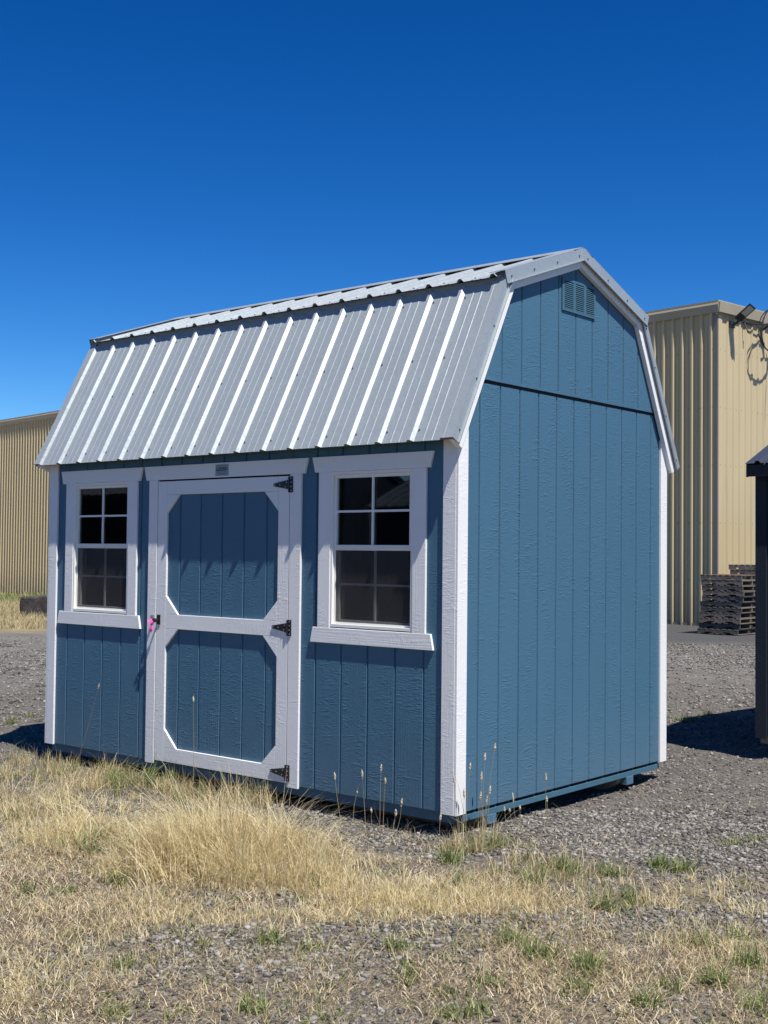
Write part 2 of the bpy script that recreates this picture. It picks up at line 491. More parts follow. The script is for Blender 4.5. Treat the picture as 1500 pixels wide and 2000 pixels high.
WR = (-0.930, -0.300, 0.985, 1.905)
WL = (-3.450, -2.818, 0.985, 1.905)
DR = (-2.512, -1.262, 0.010, 1.903)
g_front = [-0.2265 - 0.2058*k for k in range(18)]
mb = profile_wall(X0+0.02, X1-0.004, g_front, ZS, lambda u: 2.20, [WL, DR, WR], front_f)
mb.build('front_wall', M['blue'], shed)
mb = profile_wall(X0+0.02, X1-0.004, g_front, ZS, lambda u: 2.20, [], lambda u, d, z: (u, YW-d, z))
mb.build('back_wall', M['blue'], shed)

ZJ = 2.398
gy_ = [0.2032*k for k in range(1, 12)]
for (xs, sgn) in ((0.0, 1), (X0+0.0, -1)):
    # lower panels sit in the plane, upper panel laps 9 mm proud over a drip gap
    low = profile_wall(0.002, YW-0.002, gy_, ZS, lambda u: min(ZJ-0.004, roof_z(u)), [], lambda u, d, z: (xs-sgn*d, u, z), extra=(0.02, 0.06, 0.10, 0.14, 0.18, YW-0.18, YW-0.14, YW-0.10, YW-0.06, YW-0.02))
    low.build('gable_wall', M['blue'], shed)
    ya = 0.160
    up = profile_wall(ya, YW-ya, gy_, ZJ+0.014, lambda u: max(ZJ+0.0141, roof_z(u)), [], lambda u, d, z: (xs+sgn*(0.010-d), u, z), extra=(0.2, 0.3, LB[0], YM, YW-LB[0], YW-0.3, YW-0.2))
    up.box(xs-sgn*0.002, xs+sgn*0.0098, ya+0.002, YW-ya-0.002, ZJ+0.0135, ZJ+0.030)
    up.build('gable_panel', M['blue'], shed)
    zf = MB().box(xs-sgn*0.012, xs-sgn*0.001, 0.165, YW-0.165, ZJ-0.012, ZJ+0.03)
    zf.build('panel_flashing', M['dark_gap'], shed)

# corner trim boards
def corner(xo, yo, sx, sy, ztop):
    mb = MB()
    w = 0.089
    mb.box(xo, xo-sx*w, yo+sy*0.0005, yo+sy*T, 0.0, ztop)                       # face on long wall
    mb.box(xo+sx*0.0005, xo+sx*T, yo-sy*(w-0.012), yo+sy*T*0.9, 0.0, ztop+0.10)   # face on gable
    return mb.build('corner_trim', M['white'], shed, bevel=0.0015)
corner(0.0, 0.0, 1, -1, 2.13); corner(0.0, YW, 1, 1, 2.13)
corner(X0, 0.0, -1, -1, 2.13); corner(X0, YW, -1, 1, 2.13)

# floor, rim joist band, skids
MB().box(X0+0.06, -0.055, 0.05, YW-0.05, -0.004, 0.012).build('floor', M['raw_wood'], shed)
rim = MB()
rim.box(X0+0.032, -0.030, 0.022, 0.05, -0.052, 0.004); rim.box(X0+0.032, -0.030, YW-0.05, YW-0.022, -0.052, 0.004)
rim.box(X0+0.03, X0+0.058, 0.051, YW-0.051, -0.052, 0.003)
rim.box(-0.058, -0.028, 0.051, YW-0.051, -0.052, 0.003)
rim.build('rim_joist', M['blue_flat'], shed, bevel=0.002)
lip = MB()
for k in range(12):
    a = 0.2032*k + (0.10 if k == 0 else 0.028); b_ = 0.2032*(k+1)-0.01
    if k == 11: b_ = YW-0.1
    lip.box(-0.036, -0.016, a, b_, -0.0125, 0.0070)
lip.build('siding_painted_shade', M['dark_gap'], shed)  # near-black dashes painted in for the shadow below the siding edge
ledge = MB().box(-0.030, -0.008, 0.060, YW-0.05, -0.048, -0.013)
ledge.build('base_band', M['blue_flat'], shed, bevel=0.002)
for y in (0.27, 1.88):
    s_ = MB()
    s_.xz([(X0+0.12, -0.053), (X0+0.06, -0.083), (X0+0.06+0.10, -0.150), (-0.16, -0.150), (-0.055, -0.083), (-0.045, -0.053)], y-0.0, y+0.14)
    s_.build('skid', M['raw_wood'], shed, bevel=0.003)
    MB().box(-0.046, -0.004, y+0.045, y+0.135, -0.100, -0.047).build('skid_block', M['blue'], shed, bevel=0.002)

# ---- roof
RP = 0.2325
ribs = [-0.252-RP*k for k in range(-1, 16)]
def rib_profile(xa, xb):
    pts = [(xa, 0.0)]
    for r in sorted(ribs):
        loc = [(r-0.026, 0), (r-0.011, 0.019), (r+0.009, 0.019), (r+0.026, 0)]
        for k in (1, 2):
            c = r+0.026+(RP-0.052)*k/3.0
            loc += [(c-0.007, 0), (c-0.0035, 0.0021), (c+0.0035, 0.0021), (c+0.007, 0)]
        pts += [(x, h) for x, h in loc if xa+0.003 < x < xb-0.003]
    pts.append((xb, 0.0))
    return sorted(pts)
def roof_sheet(A, B, prof, flip=False):
    """A,B (y,z) ends of slope; profile raised along the slope normal"""
    dy, dz = B[0]-A[0], B[1]-A[1]; l = math.hypot(dy, dz)
    ny, nz = -dz/l, dy/l
    if nz < 0: ny, nz = -ny, -nz
    mb = MB(); n = len(prof)
    rows = []
    for P in (A, B):
        for off in (0.0, -0.0016):
            rows.append([(x, P[0]+ny*(h+off), P[1]+nz*(h+off)) for x, h in prof])
    V = rows[0]+rows[2]+rows[1]+rows[3]
    F = []
    for i in range(n-1):
        F.append((i, i+1, n+i+1, n+i))
        F.append((2*n+i, 3*n+i, 3*n+i+1, 2*n+i+1))
        F.append((i, 2*n+i, 2*n+i+1, i+1))
        F.append((n+i, n+i+1, 3*n+i+1, 3*n+i))
    mb.add(V, F)
    return mb
xa, xb = X0-XE, XE
prof = rib_profile(xa, xb)
_scr = {}
def screw(parent, c, nn, r=0.0062, mat=None, nm='screw'):
    """one screw: shared mesh, its own object"""
    nn = Vector(nn).normalized(); mat = mat or M['screw']
    key = (round(r, 5), mat.name)
    if key not in _scr:
        o = MB().tube([(0, 0, -0.001), (0, 0, 0.0022)], r, 8).tube([(0, 0, 0.0022), (0, 0, r*1.0)], r*0.6, 6).build(nm, mat)
        _scr[key] = o.data; bpy.data.objects.remove(o)
    o = bpy.data.objects.new(nm, _scr[key]); COL.objects.link(o)
    o.parent = parent
    Mw = nn.to_track_quat('Z', 'Y').to_matrix().to_4x4(); Mw.translation = Vector(c)
    o.matrix_basis = world_of(parent).inverted() @ Mw
    return o
def scr(A, B, ts, xs_, parent):
    dy, dz = B[0]-A[0], B[1]-A[1]; l = math.hypot(dy, dz); ny, nz = -dz/l, dy/l
    if nz < 0: ny, nz = -ny, -nz
    for t in ts:
        for x in xs_: screw(parent, (x, A[0]+dy*t, A[1]+dz*t), (0, ny, nz))
for side in (0, 1):
    fn = (lambda p: p) if side == 0 else mir
    lo_ = roof_sheet(fn(E_), fn(LB), prof).build('roof_panel', M['metal'], shed)
    scr(fn(E_), fn(LB), (0.07, 0.53, 0.93), [r+0.040 for r in ribs if xa+0.05 < r < xb-0.05], lo_)
    up = roof_sheet(fn((K_[0]-0.012, K_[1]-0.0045)), fn((R_[0]-0.03, R_[1]-0.010)), prof).build('roof_panel', M['metal'], shed)
    scr(fn(K_), fn(R_), (0.10, 0.86), [r+0.040 for r in ribs if xa+0.05 < r < xb-0.05], up)
    # closure strip under the lip; the lip's shade is in its colour
    cl = MB()
    a = fn((0.382, 2.976)); b_ = fn((0.402, 2.976)); c_ = fn((0.402, 3.029)); d_ = fn((0.382, 3.022))
    cl.yz([a, b_, c_, d_], xa+0.02, xb-0.02)
    cl.build('knee_flashing', M['closure'], shed)
    # sheathing under the metal
    dk = MB()
    e1 = fn((-0.050, 2.060)); k1 = fn((0.420, 2.955)); r1 = fn((YM, 3.268)); r2 = fn((YM, 3.255)); k2 = fn((0.428, 2.940)); e2 = fn((-0.040, 2.052))
    dk.yz([e1, k1, k2, e2], X0+0.01, -0.01); dk.yz([k1, r1, r2, k2], X0+0.01, -0.01)
    dk.build('roof_deck', M['raw_wood'], shed)
# ridge cap
rc = MB()
yl = 0.115; slope = (R_[1]-K_[1])/(R_[0]-K_[0])
zt = 3.352
pts = [(YM-yl, zt-yl*slope-0.004), (YM-yl+0.004, zt-yl*slope), (YM-0.02, zt-0.004), (YM+0.02, zt-0.004), (YM+yl-0.004, zt-yl*slope), (YM+yl, zt-yl*slope-0.004),
       (YM+yl-0.002, zt-yl*slope-0.007), (YM+0.02, zt-0.007), (YM-0.02, zt-0.007), (YM-yl+0.002, zt-yl*slope-0.007)]
rc.yz(pts, xa-0.004, xb+0.026)
rc.build('ridge_cap', M['metal'], shed)
ngap = MB()   # foam closure that reads dark between ribs under the cap
ngap.yz([(YM-0.075, 3.284), (YM-0.055, 3.292), (YM-0.055, 3.326), (YM-0.075, 3.319)], xa+0.06, xb-0.06)
ngap.build('ridge_closure', M['dark_gap'], shed)

# rake flashing and white rake boards, both gables
def off_line(A, B, o):
    dy, dz = B[0]-A[0], B[1]-A[1]; l = math.hypot(dy, dz); ny, nz = -dz/l, dy/l
    if nz < 0: ny, nz = -ny, -nz
    return (A[0]+ny*o, A[1]+nz*o), (B[0]+ny*o, B[1]+nz*o)
def inter(p1, p2, p3, p4):
    d1 = (p2[0]-p1[0], p2[1]-p1[1]); d2 = (p4[0]-p3[0], p4[1]-p3[1])
    den = d1[0]*d2[1]-d1[1]*d2[0]
    t = ((p3[0]-p1[0])*d2[1]-(p3[1]-p1[1])*d2[0])/den
    return (p1[0]+d1[0]*t, p1[1]+d1[1]*t)
def band(o1, o2, part, fn):
    """quad between offsets o1 (outer) and o2 (inner) of the gambrel line; part 'low' / 'up' / 'lip'"""
    def knee(o):
        a, b_ = off_line(E_, LB, o); c, d = off_line(K_, R_, o); return inter(a, b_, c, d)
    def rid(o):
        c, d = off_line(K_, R_, o); t = (YM-c[0])/(d[0]-c[0]); return (YM, c[1]+t*(d[1]-c[1]))
    if part == 'low':
        q = [off_line(E_, LB, o1)[0], knee(o1), knee(o2), off_line(E_, LB, o2)[0]]
    elif part == 'lip':
        q = [off_line(K_, R_, o1)[0], rid(o1), rid(o2), off_line(K_, R_, o2)[0]]
    else:
        q = [knee(o1), rid(o1), rid(o2), knee(o2)]
    return [fn(p) for p in q]
for (xg, sg) in ((0.0, 1), (X0, -1)):
    for side in (0, 1):
        fn = (lambda p: p) if side == 0 else mir
        for part in ('low', 'lip'):
            up_ = part == 'lip'
            o1, o2 = (0.025, -0.050) if up_ else (0.018, -0.036)
            fl = MB()
            x_out = xg+sg*(XE+(0.026 if up_ else 0.020))
            fl.yz(band(o1, o2, part, fn), x_out, x_out-sg*0.002)                     # drop leg
            fl.yz(band(o2+0.003, o2-0.001, part, fn), x_out+sg*0.0004, x_out+sg*0.009)
            fl.yz(band(o1+0.002, o1-0.0004, part, fn), x_out, xg-sg*(0.050 if up_ else 0.008))   # top leg
            fo = fl.build('rake_flashing', M['metal'], shed)
            q = band(o1, o2, part, fn)
            for t in ((0.06, 0.34, 0.64, 0.94) if up_ else (0.06, 0.36, 0.68, 0.93)):
                c = [(q[0][i]*(1-t)+q[1][i]*t)*0.45+(q[3][i]*(1-t)+q[2][i]*t)*0.55 for i in (0, 1)]
                screw(fo, (x_out, c[0], c[1]), (sg, 0, 0))
            part = 'up' if up_ else 'low'
            rb = MB(); rb.yz(band(-0.004, -0.096 if side == 0 else -0.086, part, fn), xg+sg*0.0125, xg+sg*0.044)
            rb.build('rake_trim', M['white'], shed, bevel=0.0015)

# gable vent
v0, v1, vz0, vz1 = 1.046, 1.447, 2.937, 3.140
vt = MB()
vx = 0.0125
def vbox(a, b_, c, d, x0=vx, x1=vx+0.007): vt.box(x0, x1, a, b_, c, d)
cols = [(1.072, 1.176), (1.203, 1.303), (1.331, 1.428)]
vbox(v0, v1, vz0, 2.951); vbox(v0, v1, 3.124, vz1)
ed = [v0] + [e for c in cols for e in c] + [v1]
for a, b_ in zip(ed[0::2], ed[1::2]): vbox(a, b_, 2.9511, 3.1239)
vo = vt.build('wall_vent', M['blue_flat'], shed, label='blue louvred wall vent under the peak')
MB().box(vx-0.002, vx+0.0015, v0+0.004, v1-0.004, vz0+0.004, vz1-0.004).build('vent_backing', M['dark_gap'], vo)
for (a, b_) in cols:
    lv = MB()
    nlv = 14
    for k in range(nlv):
        z = 2.953+(3.122-2.953)*(k+0.5)/nlv
        lv.add([(vx+0.001, a+.0005, z+0.0045), (vx+0.001, b_-.0005, z+0.0045), (vx+0.008, b_-.0005, z-0.0045), (vx+0.008, a+.0005, z-0.0045),
                (vx+0.001, a+.0005, z+0.0030), (vx+0.001, b_-.0005, z+0.0030), (vx+0.008, b_-.0005, z-0.0060), (vx+0.008, a+.0005, z-0.0060)],
               [(0, 1, 2, 3), (4, 7, 6, 5), (0, 3, 7, 4), (1, 5, 6, 2), (2, 6, 7, 3), (0, 4, 5, 1)])
    lv.build('louvre_bank', M['blue_flat'], vo)

# ---- windows
def window(w, xc0, xc1, hx0, hx1, sx0, sx1, label):
    x0, x1, z0, z1 = w
    fr = MB()
    fw = 0.018
    # outer vinyl frame, a real ring
    for (a, b_, c, d) in ((x0, x0+fw, z0, z1), (x1-fw, x1, z0, z1), (x0+fw, x1-fw, z0, z0+fw), (x0+fw, x1-fw, z1-fw, z1)):
        fr.box(a, b_, -0.012, 0.055, c, d)
    win = fr.build('window', M['vinyl'], shed, bevel=0.0015, label=label)
    zm = (z0+z1)/2+0.008
    xi0, xi1 = x0+fw, x1-fw
    def sash(za, zb, y0, y1, sw, top):
        s = MB()
        for (a, b_, c, d) in ((xi0+0.0005, xi0+sw, za, zb), (xi1-sw, xi1-0.0005, za, zb), (xi0+sw, xi1-sw, za, za+sw), (xi0+sw, xi1-sw, zb-sw, zb)):
            s.box(a, b_, y0, y1, c, d)
        so = s.build('sash', M['vinyl'], win, bevel=0.0012)
        mu = MB(); ga, gb, gc, gd_ = xi0+sw, xi1-sw, za+sw, zb-sw
        xm, zz = (ga+gb)/2, (gc+gd_)/2
        mu.box(xm-0.0065, xm+0.0065, y0+0.004, y0+0.014, gc, gd_)
        mu.box(ga, xm-0.0066, y0+0.0045, y0+0.0135, zz-0.0065, zz+0.0065); mu.box(xm+0.0066, gb, y0+0.0045, y0+0.0135, zz-0.0065, zz+0.0065)
        mu.build('muntin', M['vinyl'], win)
        MB().box(ga-0.002, gb+0.002, y0+0.016, y0+0.019, gc-0.002, gd_+0.002).build('pane', M['glass'], win)
        return ga, gb, gc, gd_
    sash(zm-0.002, z1-fw-0.0005, 0.0, 0.026, 0.020, True)
    ga, gb, gc, gd_ = sash(z0+fw+0.0005, zm+0.020, 0.0265, 0.050, 0.024, False)
    MB().box(xi0+0.008, xi1-0.008, 0.0105, 0.0115, z0+fw+0.012, zm-0.014).build('insect_screen', M['screen'], win)
    s = MB()
    for (a, b_, c, d) in ((xi0+0.0005, xi0+0.010, z0+fw+0.001, zm-0.003), (xi1-0.010, xi1-0.0005, z0+fw+0.001, zm-0.003), (xi0+0.010, xi1-0.010, z0+fw+0.001, z0+fw+0.012), (xi0+0.010, xi1-0.010, zm-0.014, zm-0.003)):
        s.box(a, b_, 0.006, 0.016, c, d)
    s.build('screen_frame', M['vinyl'], win)
    # wooden casing
    MB().box(xc0, x0+0.002, -T, -0.0005, z0-0.006, z1+0.0005).build('side_casing', M['white'], win, bevel=0.0015)
    MB().box(x1-0.002, xc1, -T, -0.0005, z0-0.006, z1+0.0005).build('side_casing', M['white'], win, bevel=0.0015)
    MB().xz([(hx0, 1.998), (hx1, 1.998), (hx1-0.024, 1.906), (hx0+0.024, 1.906)], -T-0.001, -0.0005).build('head_casing', M['white_h'], win, bevel=0.0015)
    MB().xz([(sx0+0.020, 0.978), (sx1-0.020, 0.978), (sx1, 0.888), (sx0, 0.888)], -T-0.001, -0.0005).build('window_sill', M['white_h'], win, bevel=0.0015)
    # rough opening jamb seen through the glass
    j = MB()
    j.box(x0-0.035, x0-0.002, 0.015, 0.10, z0-0.03, z1+0.03); j.box(x1+0.002, x1+0.035, 0.015, 0.10, z0-0.03, z1+0.03)
    j.build('jamb', M['inner_wood'], win)
window(WR, -1.024, -0.208, -1.080, -0.157, -1.082, -0.150, 'right-hand white window beside the near corner')
window(WL, -3.540, -2.728, -3.603, -2.676, -3.622, -2.676, 'left-hand white window near the far corner')

# interior studs and back frame glimpsed through the glass
st = MB()
for x in np.arange(X0+0.3, -0.1, 0.61): st.box(x, x+0.038, YW-0.10, YW-0.012, 0.013, 2.18)
for y in np.arange(0.3, 2.3, 0.61):
    st.box(X0+0.02, X0+0.10, y, y+0.038, 0.013, 2.18); st.box(-0.10, -0.015, y, y+0.038, 0.013, 2.18)
st.build('stud_frame', M['inner_wood'], shed)

# ---- door and its casing
door = None
dx0, dx1 = -2.505, -1.270
dz0, dz1 = 0.018, 1.893
mb = profile_wall(dx0+0.004, dx1-0.004, [-2.292, -2.089, -1.884, -1.680, -1.475], dz0+0.004, lambda u: dz1-0.004, [], lambda u, d, z: (u, 0.001+d, z))
mb.box(dx0+0.0045, dx1-0.0045, 0.0085, 0.035, dz0+0.0045, dz1-0.0045)
door = mb.build('door', M['blue'], shed, label='white and blue barn door with chamfered panels')
fz = -T+0.001
def rail(poly, name, mat):
    return MB().xz(poly, fz, 0.0004).build(name, mat, door, bevel=0.0013)
stw = 0.093
rail([(dx0, dz0), (dx0+stw, dz0), (dx0+stw, dz1), (dx0, dz1)], 'door_stile', M['white'])
rail([(dx1-stw, dz0), (dx1, dz0), (dx1, dz1), (dx1-stw, dz1)], 'door_stile', M['white'])
g = 0.0012
for (za, zb) in ((dz0, 0.112), (0.905, 1.000), (1.802, dz1)):
    rail([(dx0+stw+g, za), (dx1-stw-g, za), (dx1-stw-g, zb), (dx0+stw+g, zb)], 'door_rail', M['white_h'])
ch = 0.122
pa, pb = dx0+stw+g, dx1-stw-g
for (za, zb) in ((0.112+g, 0.905-g), (1.000+g, 1.802-g)):
    for (xx, dx) in ((pa, ch), (pb, -ch)):
        for (zz, dz) in ((za, ch), (zb, -ch)):
            rail([(xx, zz), (xx+dx, zz), (xx, zz+dz)], 'corner_block', M['white'])
MB().box(-2.600, dx0-0.006, -T-0.0005, -0.0005, -0.006, 1.9035).build('door_casing', M['white'], shed, bevel=0.0015)
MB().box(dx1+0.006, -1.170, -T-0.0005, -0.0005, -0.006, 1.9035).build('door_casing', M['white'], shed, bevel=0.0015)
MB().xz([(-2.655, 1.998), (-1.116, 1.998), (-1.142, 1.904), (-2.630, 1.904)], -T-0.0015, -0.0005).build('head_casing', M['white_h'], shed, bevel=0.0015)
MB().box(dx0-0.03, dx1+0.03, 0.036, 0.06, -0.003, 1.93).build('door_backing', M['dark_gap'], shed)

def hinge(zc):
    y0 = fz-0.0005
    h = MB()
    xh = dx1+0.003
    h.box(xh+0.001, xh+0.030, y0-0.0065, y0-0.0015, zc-0.049, zc+0.049)
    n = 7; poly = [(xh-0.001, zc+0.030), (xh-0.001, zc-0.030)]
    for k in range(n):
        a = -math.pi/2-math.pi*k/(n-1)
        poly.append((xh-0.126+0.0095*math.cos(a), zc+0.0095*math.sin(a)))
    h.xz(poly, y0-0.0065, y0-0.002)
    h.tube([(xh, y0-0.008, zc-0.048), (xh, y0-0.008, zc+0.048)], 0.0055, 8)
    ho = h.build('hinge', M['black'], door)
    for (dx, dz) in ((0.017, 0.038), (0.019, 0.013), (0.017, -0.013), (0.019, -0.038), (-0.022, 0.014), (-0.030, -0.014), (-0.078, 0.0), (-0.124, 0.0)):
        screw(ho, (xh+dx, y0-0.0062, zc+dz), (0, -1, 0), 0.0042, M['steel'])
for zc in (1.840, 0.962, 0.081): hinge(zc)

# latch handle
lh = MB()
xk, zk = -2.478, 0.958
lh.box(xk-0.016, xk+0.016, fz-0.006, fz-0.0005, zk-0.030, zk+0.036)
lh.tube([(xk, fz-0.006, zk), (xk, fz-0.032, zk)], 0.008, 10)
lh.tube([(xk, fz-0.030, zk), (xk, fz-0.034, zk), (xk, fz-0.046, zk), (xk, fz-0.050, zk)], [0.010, 0.015, 0.014, 0.007], 12)
hd = lh.build('door_handle', M['black'], door, smooth=False)
MB().box(xk-0.050, xk-0.042, fz-0.034, fz-0.001, zk-0.005, zk+0.032).build('latch_bar', M['steel'], door)

# maker's plate over the door (the lettering is too small to read; its block marks are kept)
MB().box(-1.936, -1.812, -T-0.004, -T-0.0017, 1.913, 1.986).build('name_plate', M['plate'], shed, bevel=0.0008, label='small weathered metal plate with dark printed bars')
np_ = [o for o in shed.children if o.name.startswith('name_plate')][0]
yq = -T-0.0046
ink = MB()
ink.box(-1.921, -1.828, yq, yq+0.0005, 1.9790, 1.9822)
ink.xz([(-1.930, 1.9480), (-1.916, 1.9440), (-1.824, 1.9480), (-1.824, 1.9545), (-1.912, 1.9525), (-1.921, 1.9560)], yq, yq+0.0005)
ink.xz([(-1.926, 1.9670), (-1.913, 1.9675), (-1.916, 1.9580), (-1.923, 1.9575)], yq, yq+0.0005)
ink.build('plate_mark', M['plate_ink'], np_)
ink = MB()
for i, (a, b_) in enumerate(((-1.905, -1.893), (-1.890, -1.880), (-1.877, -1.866), (-1.863, -1.853), (-1.850, -1.841), (-1.838, -1.828))):
    ink.box(a, b_, yq, yq+0.0005, 1.9570, 1.9700)
for z in (1.936, 1.9265, 1.919): ink.box(-1.918+0.004*(z < 1.93), -1.832, yq, yq+0.0005, z, z+0.0022)
ink.build('plate_mark', M['plate_ink2'], np_)

# ------------------------------------------------------------------ pink ribbon on the handle
def ribbon():
    mb = MB()
    c = Vector((xk-0.020, fz-0.042, zk-0.016))
    q_ = 0.80
    def strip(pts, ws, tw):
        V = []
        for p, w, t in zip(pts, ws, tw):
            d = Vector((math.cos(t), math.sin(t), 0.25*math.sin(t*2)))
            V += [Vector(p)-d*w*0.8, Vector(p)+d*w*0.8]
        n = len(pts)
        V2 = [v+Vector((0.0004, 0.0012, 0.0004)) for v in V]
        F = []
        for i in range(n-1):
            F += [(2*i, 2*i+1, 2*i+3, 2*i+2), (2*n+2*i, 2*n+2*i+2, 2*n+2*i+3, 2*n+2*i+1), (2*i, 2*i+2, 2*n+2*i+2, 2*n+2*i), (2*i+1, 2*n+2*i+1, 2*n+2*i+3, 2*i+3)]
        mb.add(V+V2, F)
    # collar round the latch, two loops, hanging tail
    strip([c+Vector((0.022, -0.004, 0.020))*q_, c+Vector((0.028, -0.010, 0.006))*q_, c+Vector((0.012, -0.012, -0.006))*q_, c+Vector((0, -0.008, -0.012))*q_], [0.008, 0.010, 0.008, 0.006], [0.4, 0.6, 0.8, 0.9])
    strip([c+Vector((0, -0.008, -0.010))*q_, c+Vector((-0.014, -0.014, 0.004))*q_, c+Vector((-0.030, -0.012, 0.024))*q_, c+Vector((-0.020, -0.004, 0.030))*q_, c+Vector((-0.008, 0, 0.008))*q_, c+Vector((0, -0.004, -0.010))*q_], [0.005, 0.009, 0.010, 0.009, 0.007, 0.005], [0.3, 0.5, 0.9, 0.8, 0.5, 0.2])
    strip([c+Vector((0, -0.008, -0.010))*q_, c+Vector((0.001, -0.012, -0.026))*q_, c+Vector((0.003, -0.014, -0.046))*q_, c+Vector((0.002, -0.012, -0.064))*q_, c+Vector((-0.002, -0.010, -0.078))*q_], [0.005, 0.012, 0.018, 0.017, 0.012], [0.2, 0.35, 0.25, 0.05, -0.1])
    mb.tube([c+Vector((-0.007, -0.008, -0.010))*q_, c+Vector((0.007, -0.008, -0.010))*q_], 0.005, 8)
    o = mb.build('ribbon', M['pink'])
    tag(o, 'bright pink plastic ribbon tied to the shed door latch', 'ribbon')
ribbon()

# ------------------------------------------------------------------ DARK SHED on the right
M['char'] = wood_paint('charcoal_siding_paint', (0.014, 0.020, 0.030), depth=0.003, dust=0.0)
M['char_roof'] = plain('charcoal_roof_metal', (0.055, 0.065, 0.085), 0.42, 0.3, noise_amt=0.1)
def dark_shed(x0, y0, L_, D_, rz, label, trim=None):
    trim = trim or M['char']
    e = empty('storage_shed', (x0, y0, -0.15), label, 'shed')
    zb, ze = 0.03, 2.07
    gs = [x0+0.2032*k for k in range(1, int(L_/0.2032))]
    profile_wall(x0+0.01, x0+L_-0.01, gs, zb+0.02, lambda u: 2.10, [], lambda u, d, z: (u, y0+0.016+d, z)).build('front_wall', M['char'], e)
    profile_wall(x0+0.01, x0+L_-0.01, gs, zb+0.02, lambda u: 2.10, [], lambda u, d, z: (u, y0+D_-0.016-d, z)).build('back_wall', M['char'], e)
    gy2 = [y0+0.2032*k for k in range(1, int(D_/0.2032))]
    ymid = y0+D_/2; sl = 0.40
    top = lambda u: 2.10+sl*(D_/2-abs(u-ymid))
    for (xx, s) in ((x0+0.016, -1), (x0+L_-0.016, 1)):
        profile_wall(y0+0.017, y0+D_-0.017, gy2, zb+0.02, top, [], lambda u, d, z: (xx-s*d, u, z), extra=(ymid,)).build('gable_wall', M['char'], e)
    for (cx, sx) in ((x0, -1), (x0+L_, 1)):
        for (cy, sy) in ((y0, -1), (y0+D_, 1)):
            c = MB(); c.box(cx, cx-sx*0.089, cy, cy-sy*0.0155, zb, ze); c.box(cx, cx-sx*0.0155, cy-sy*0.016, cy-sy*0.089, zb, ze)
            c.build('corner_trim', trim, e, bevel=0.002)
    MB().box(x0+0.03, x0+L_-0.03, y0+0.03, y0+D_-0.03, zb-0.04, zb+0.019).build('floor', M['raw_wood'], e)
    for yy in (y0+0.35, y0+D_-0.45):
        MB().box(x0+0.15, x0+L_-0.15, yy, yy+0.1, -0.17, zb-0.041).build('skid', M['raw_wood'], e)
    # roof: two ribbed sheets, fascia and rake boards
    ov = 0.040
    for sd in (0, 1):
        fn = (lambda y: y) if sd == 0 else (lambda y: 2*ymid-y)
        prof2 = [(x0-ov, 0.0)]
        x = x0-ov+0.10
        while x < x0+L_+ov-0.06:
            prof2 += [(x-0.026, 0), (x-0.012, 0.02), (x+0.012, 0.02), (x+0.026, 0), (x+0.10, 0), (x+0.105, 0.004), (x+0.112, 0.004), (x+0.117, 0)]; x += 0.2286
        prof2 += [(x0+L_+ov, 0.0)]
        A = (fn(y0-0.10), 2.145); B = (ymid, 2.145+sl*(D_/2+0.10))
        roof_sheet(A, B, prof2).build('roof_panel', M['char_roof'], e)
        MB().box(x0-ov+0.02, x0+L_+ov-0.02, fn(y0-0.085), fn(y0-0.067), 2.045, 2.135).build('fascia', M['char'], e)
        rk = MB()
        for xx in (x0-ov+0.003, x0+L_+ov-0.019):
            rk.yz([(fn(y0-0.085), 2.040), (fn(y0-0.085), 2.142), (ymid, 2.142+sl*(D_/2+0.085)), (ymid, 2.040+sl*(D_/2+0.085))], xx, xx+0.016)
        rk.build('rake_board', trim, e)
    return e
dark_shed(0.115, 3.735, 3.6, 3.05, 0, 'charcoal storage shed on skids behind the blue shed, cut by the right edge')

m1 = dark_shed(-10.9, -15.05, 6.5, 3.05, 0, 'white-trimmed charcoal shed across the yard, mirrored in the right-hand window', M['white'])
m2 = dark_shed(-20.6, -14.5, 8.8, 3.05, 0, 'unseen charcoal shed added across the yard to darken the left-hand window')  # added out of view: keeps bright low sky off the left panes and front wall
m1.scale = (1, 1, 1.06); m2.scale = (1, 1, 1.22)

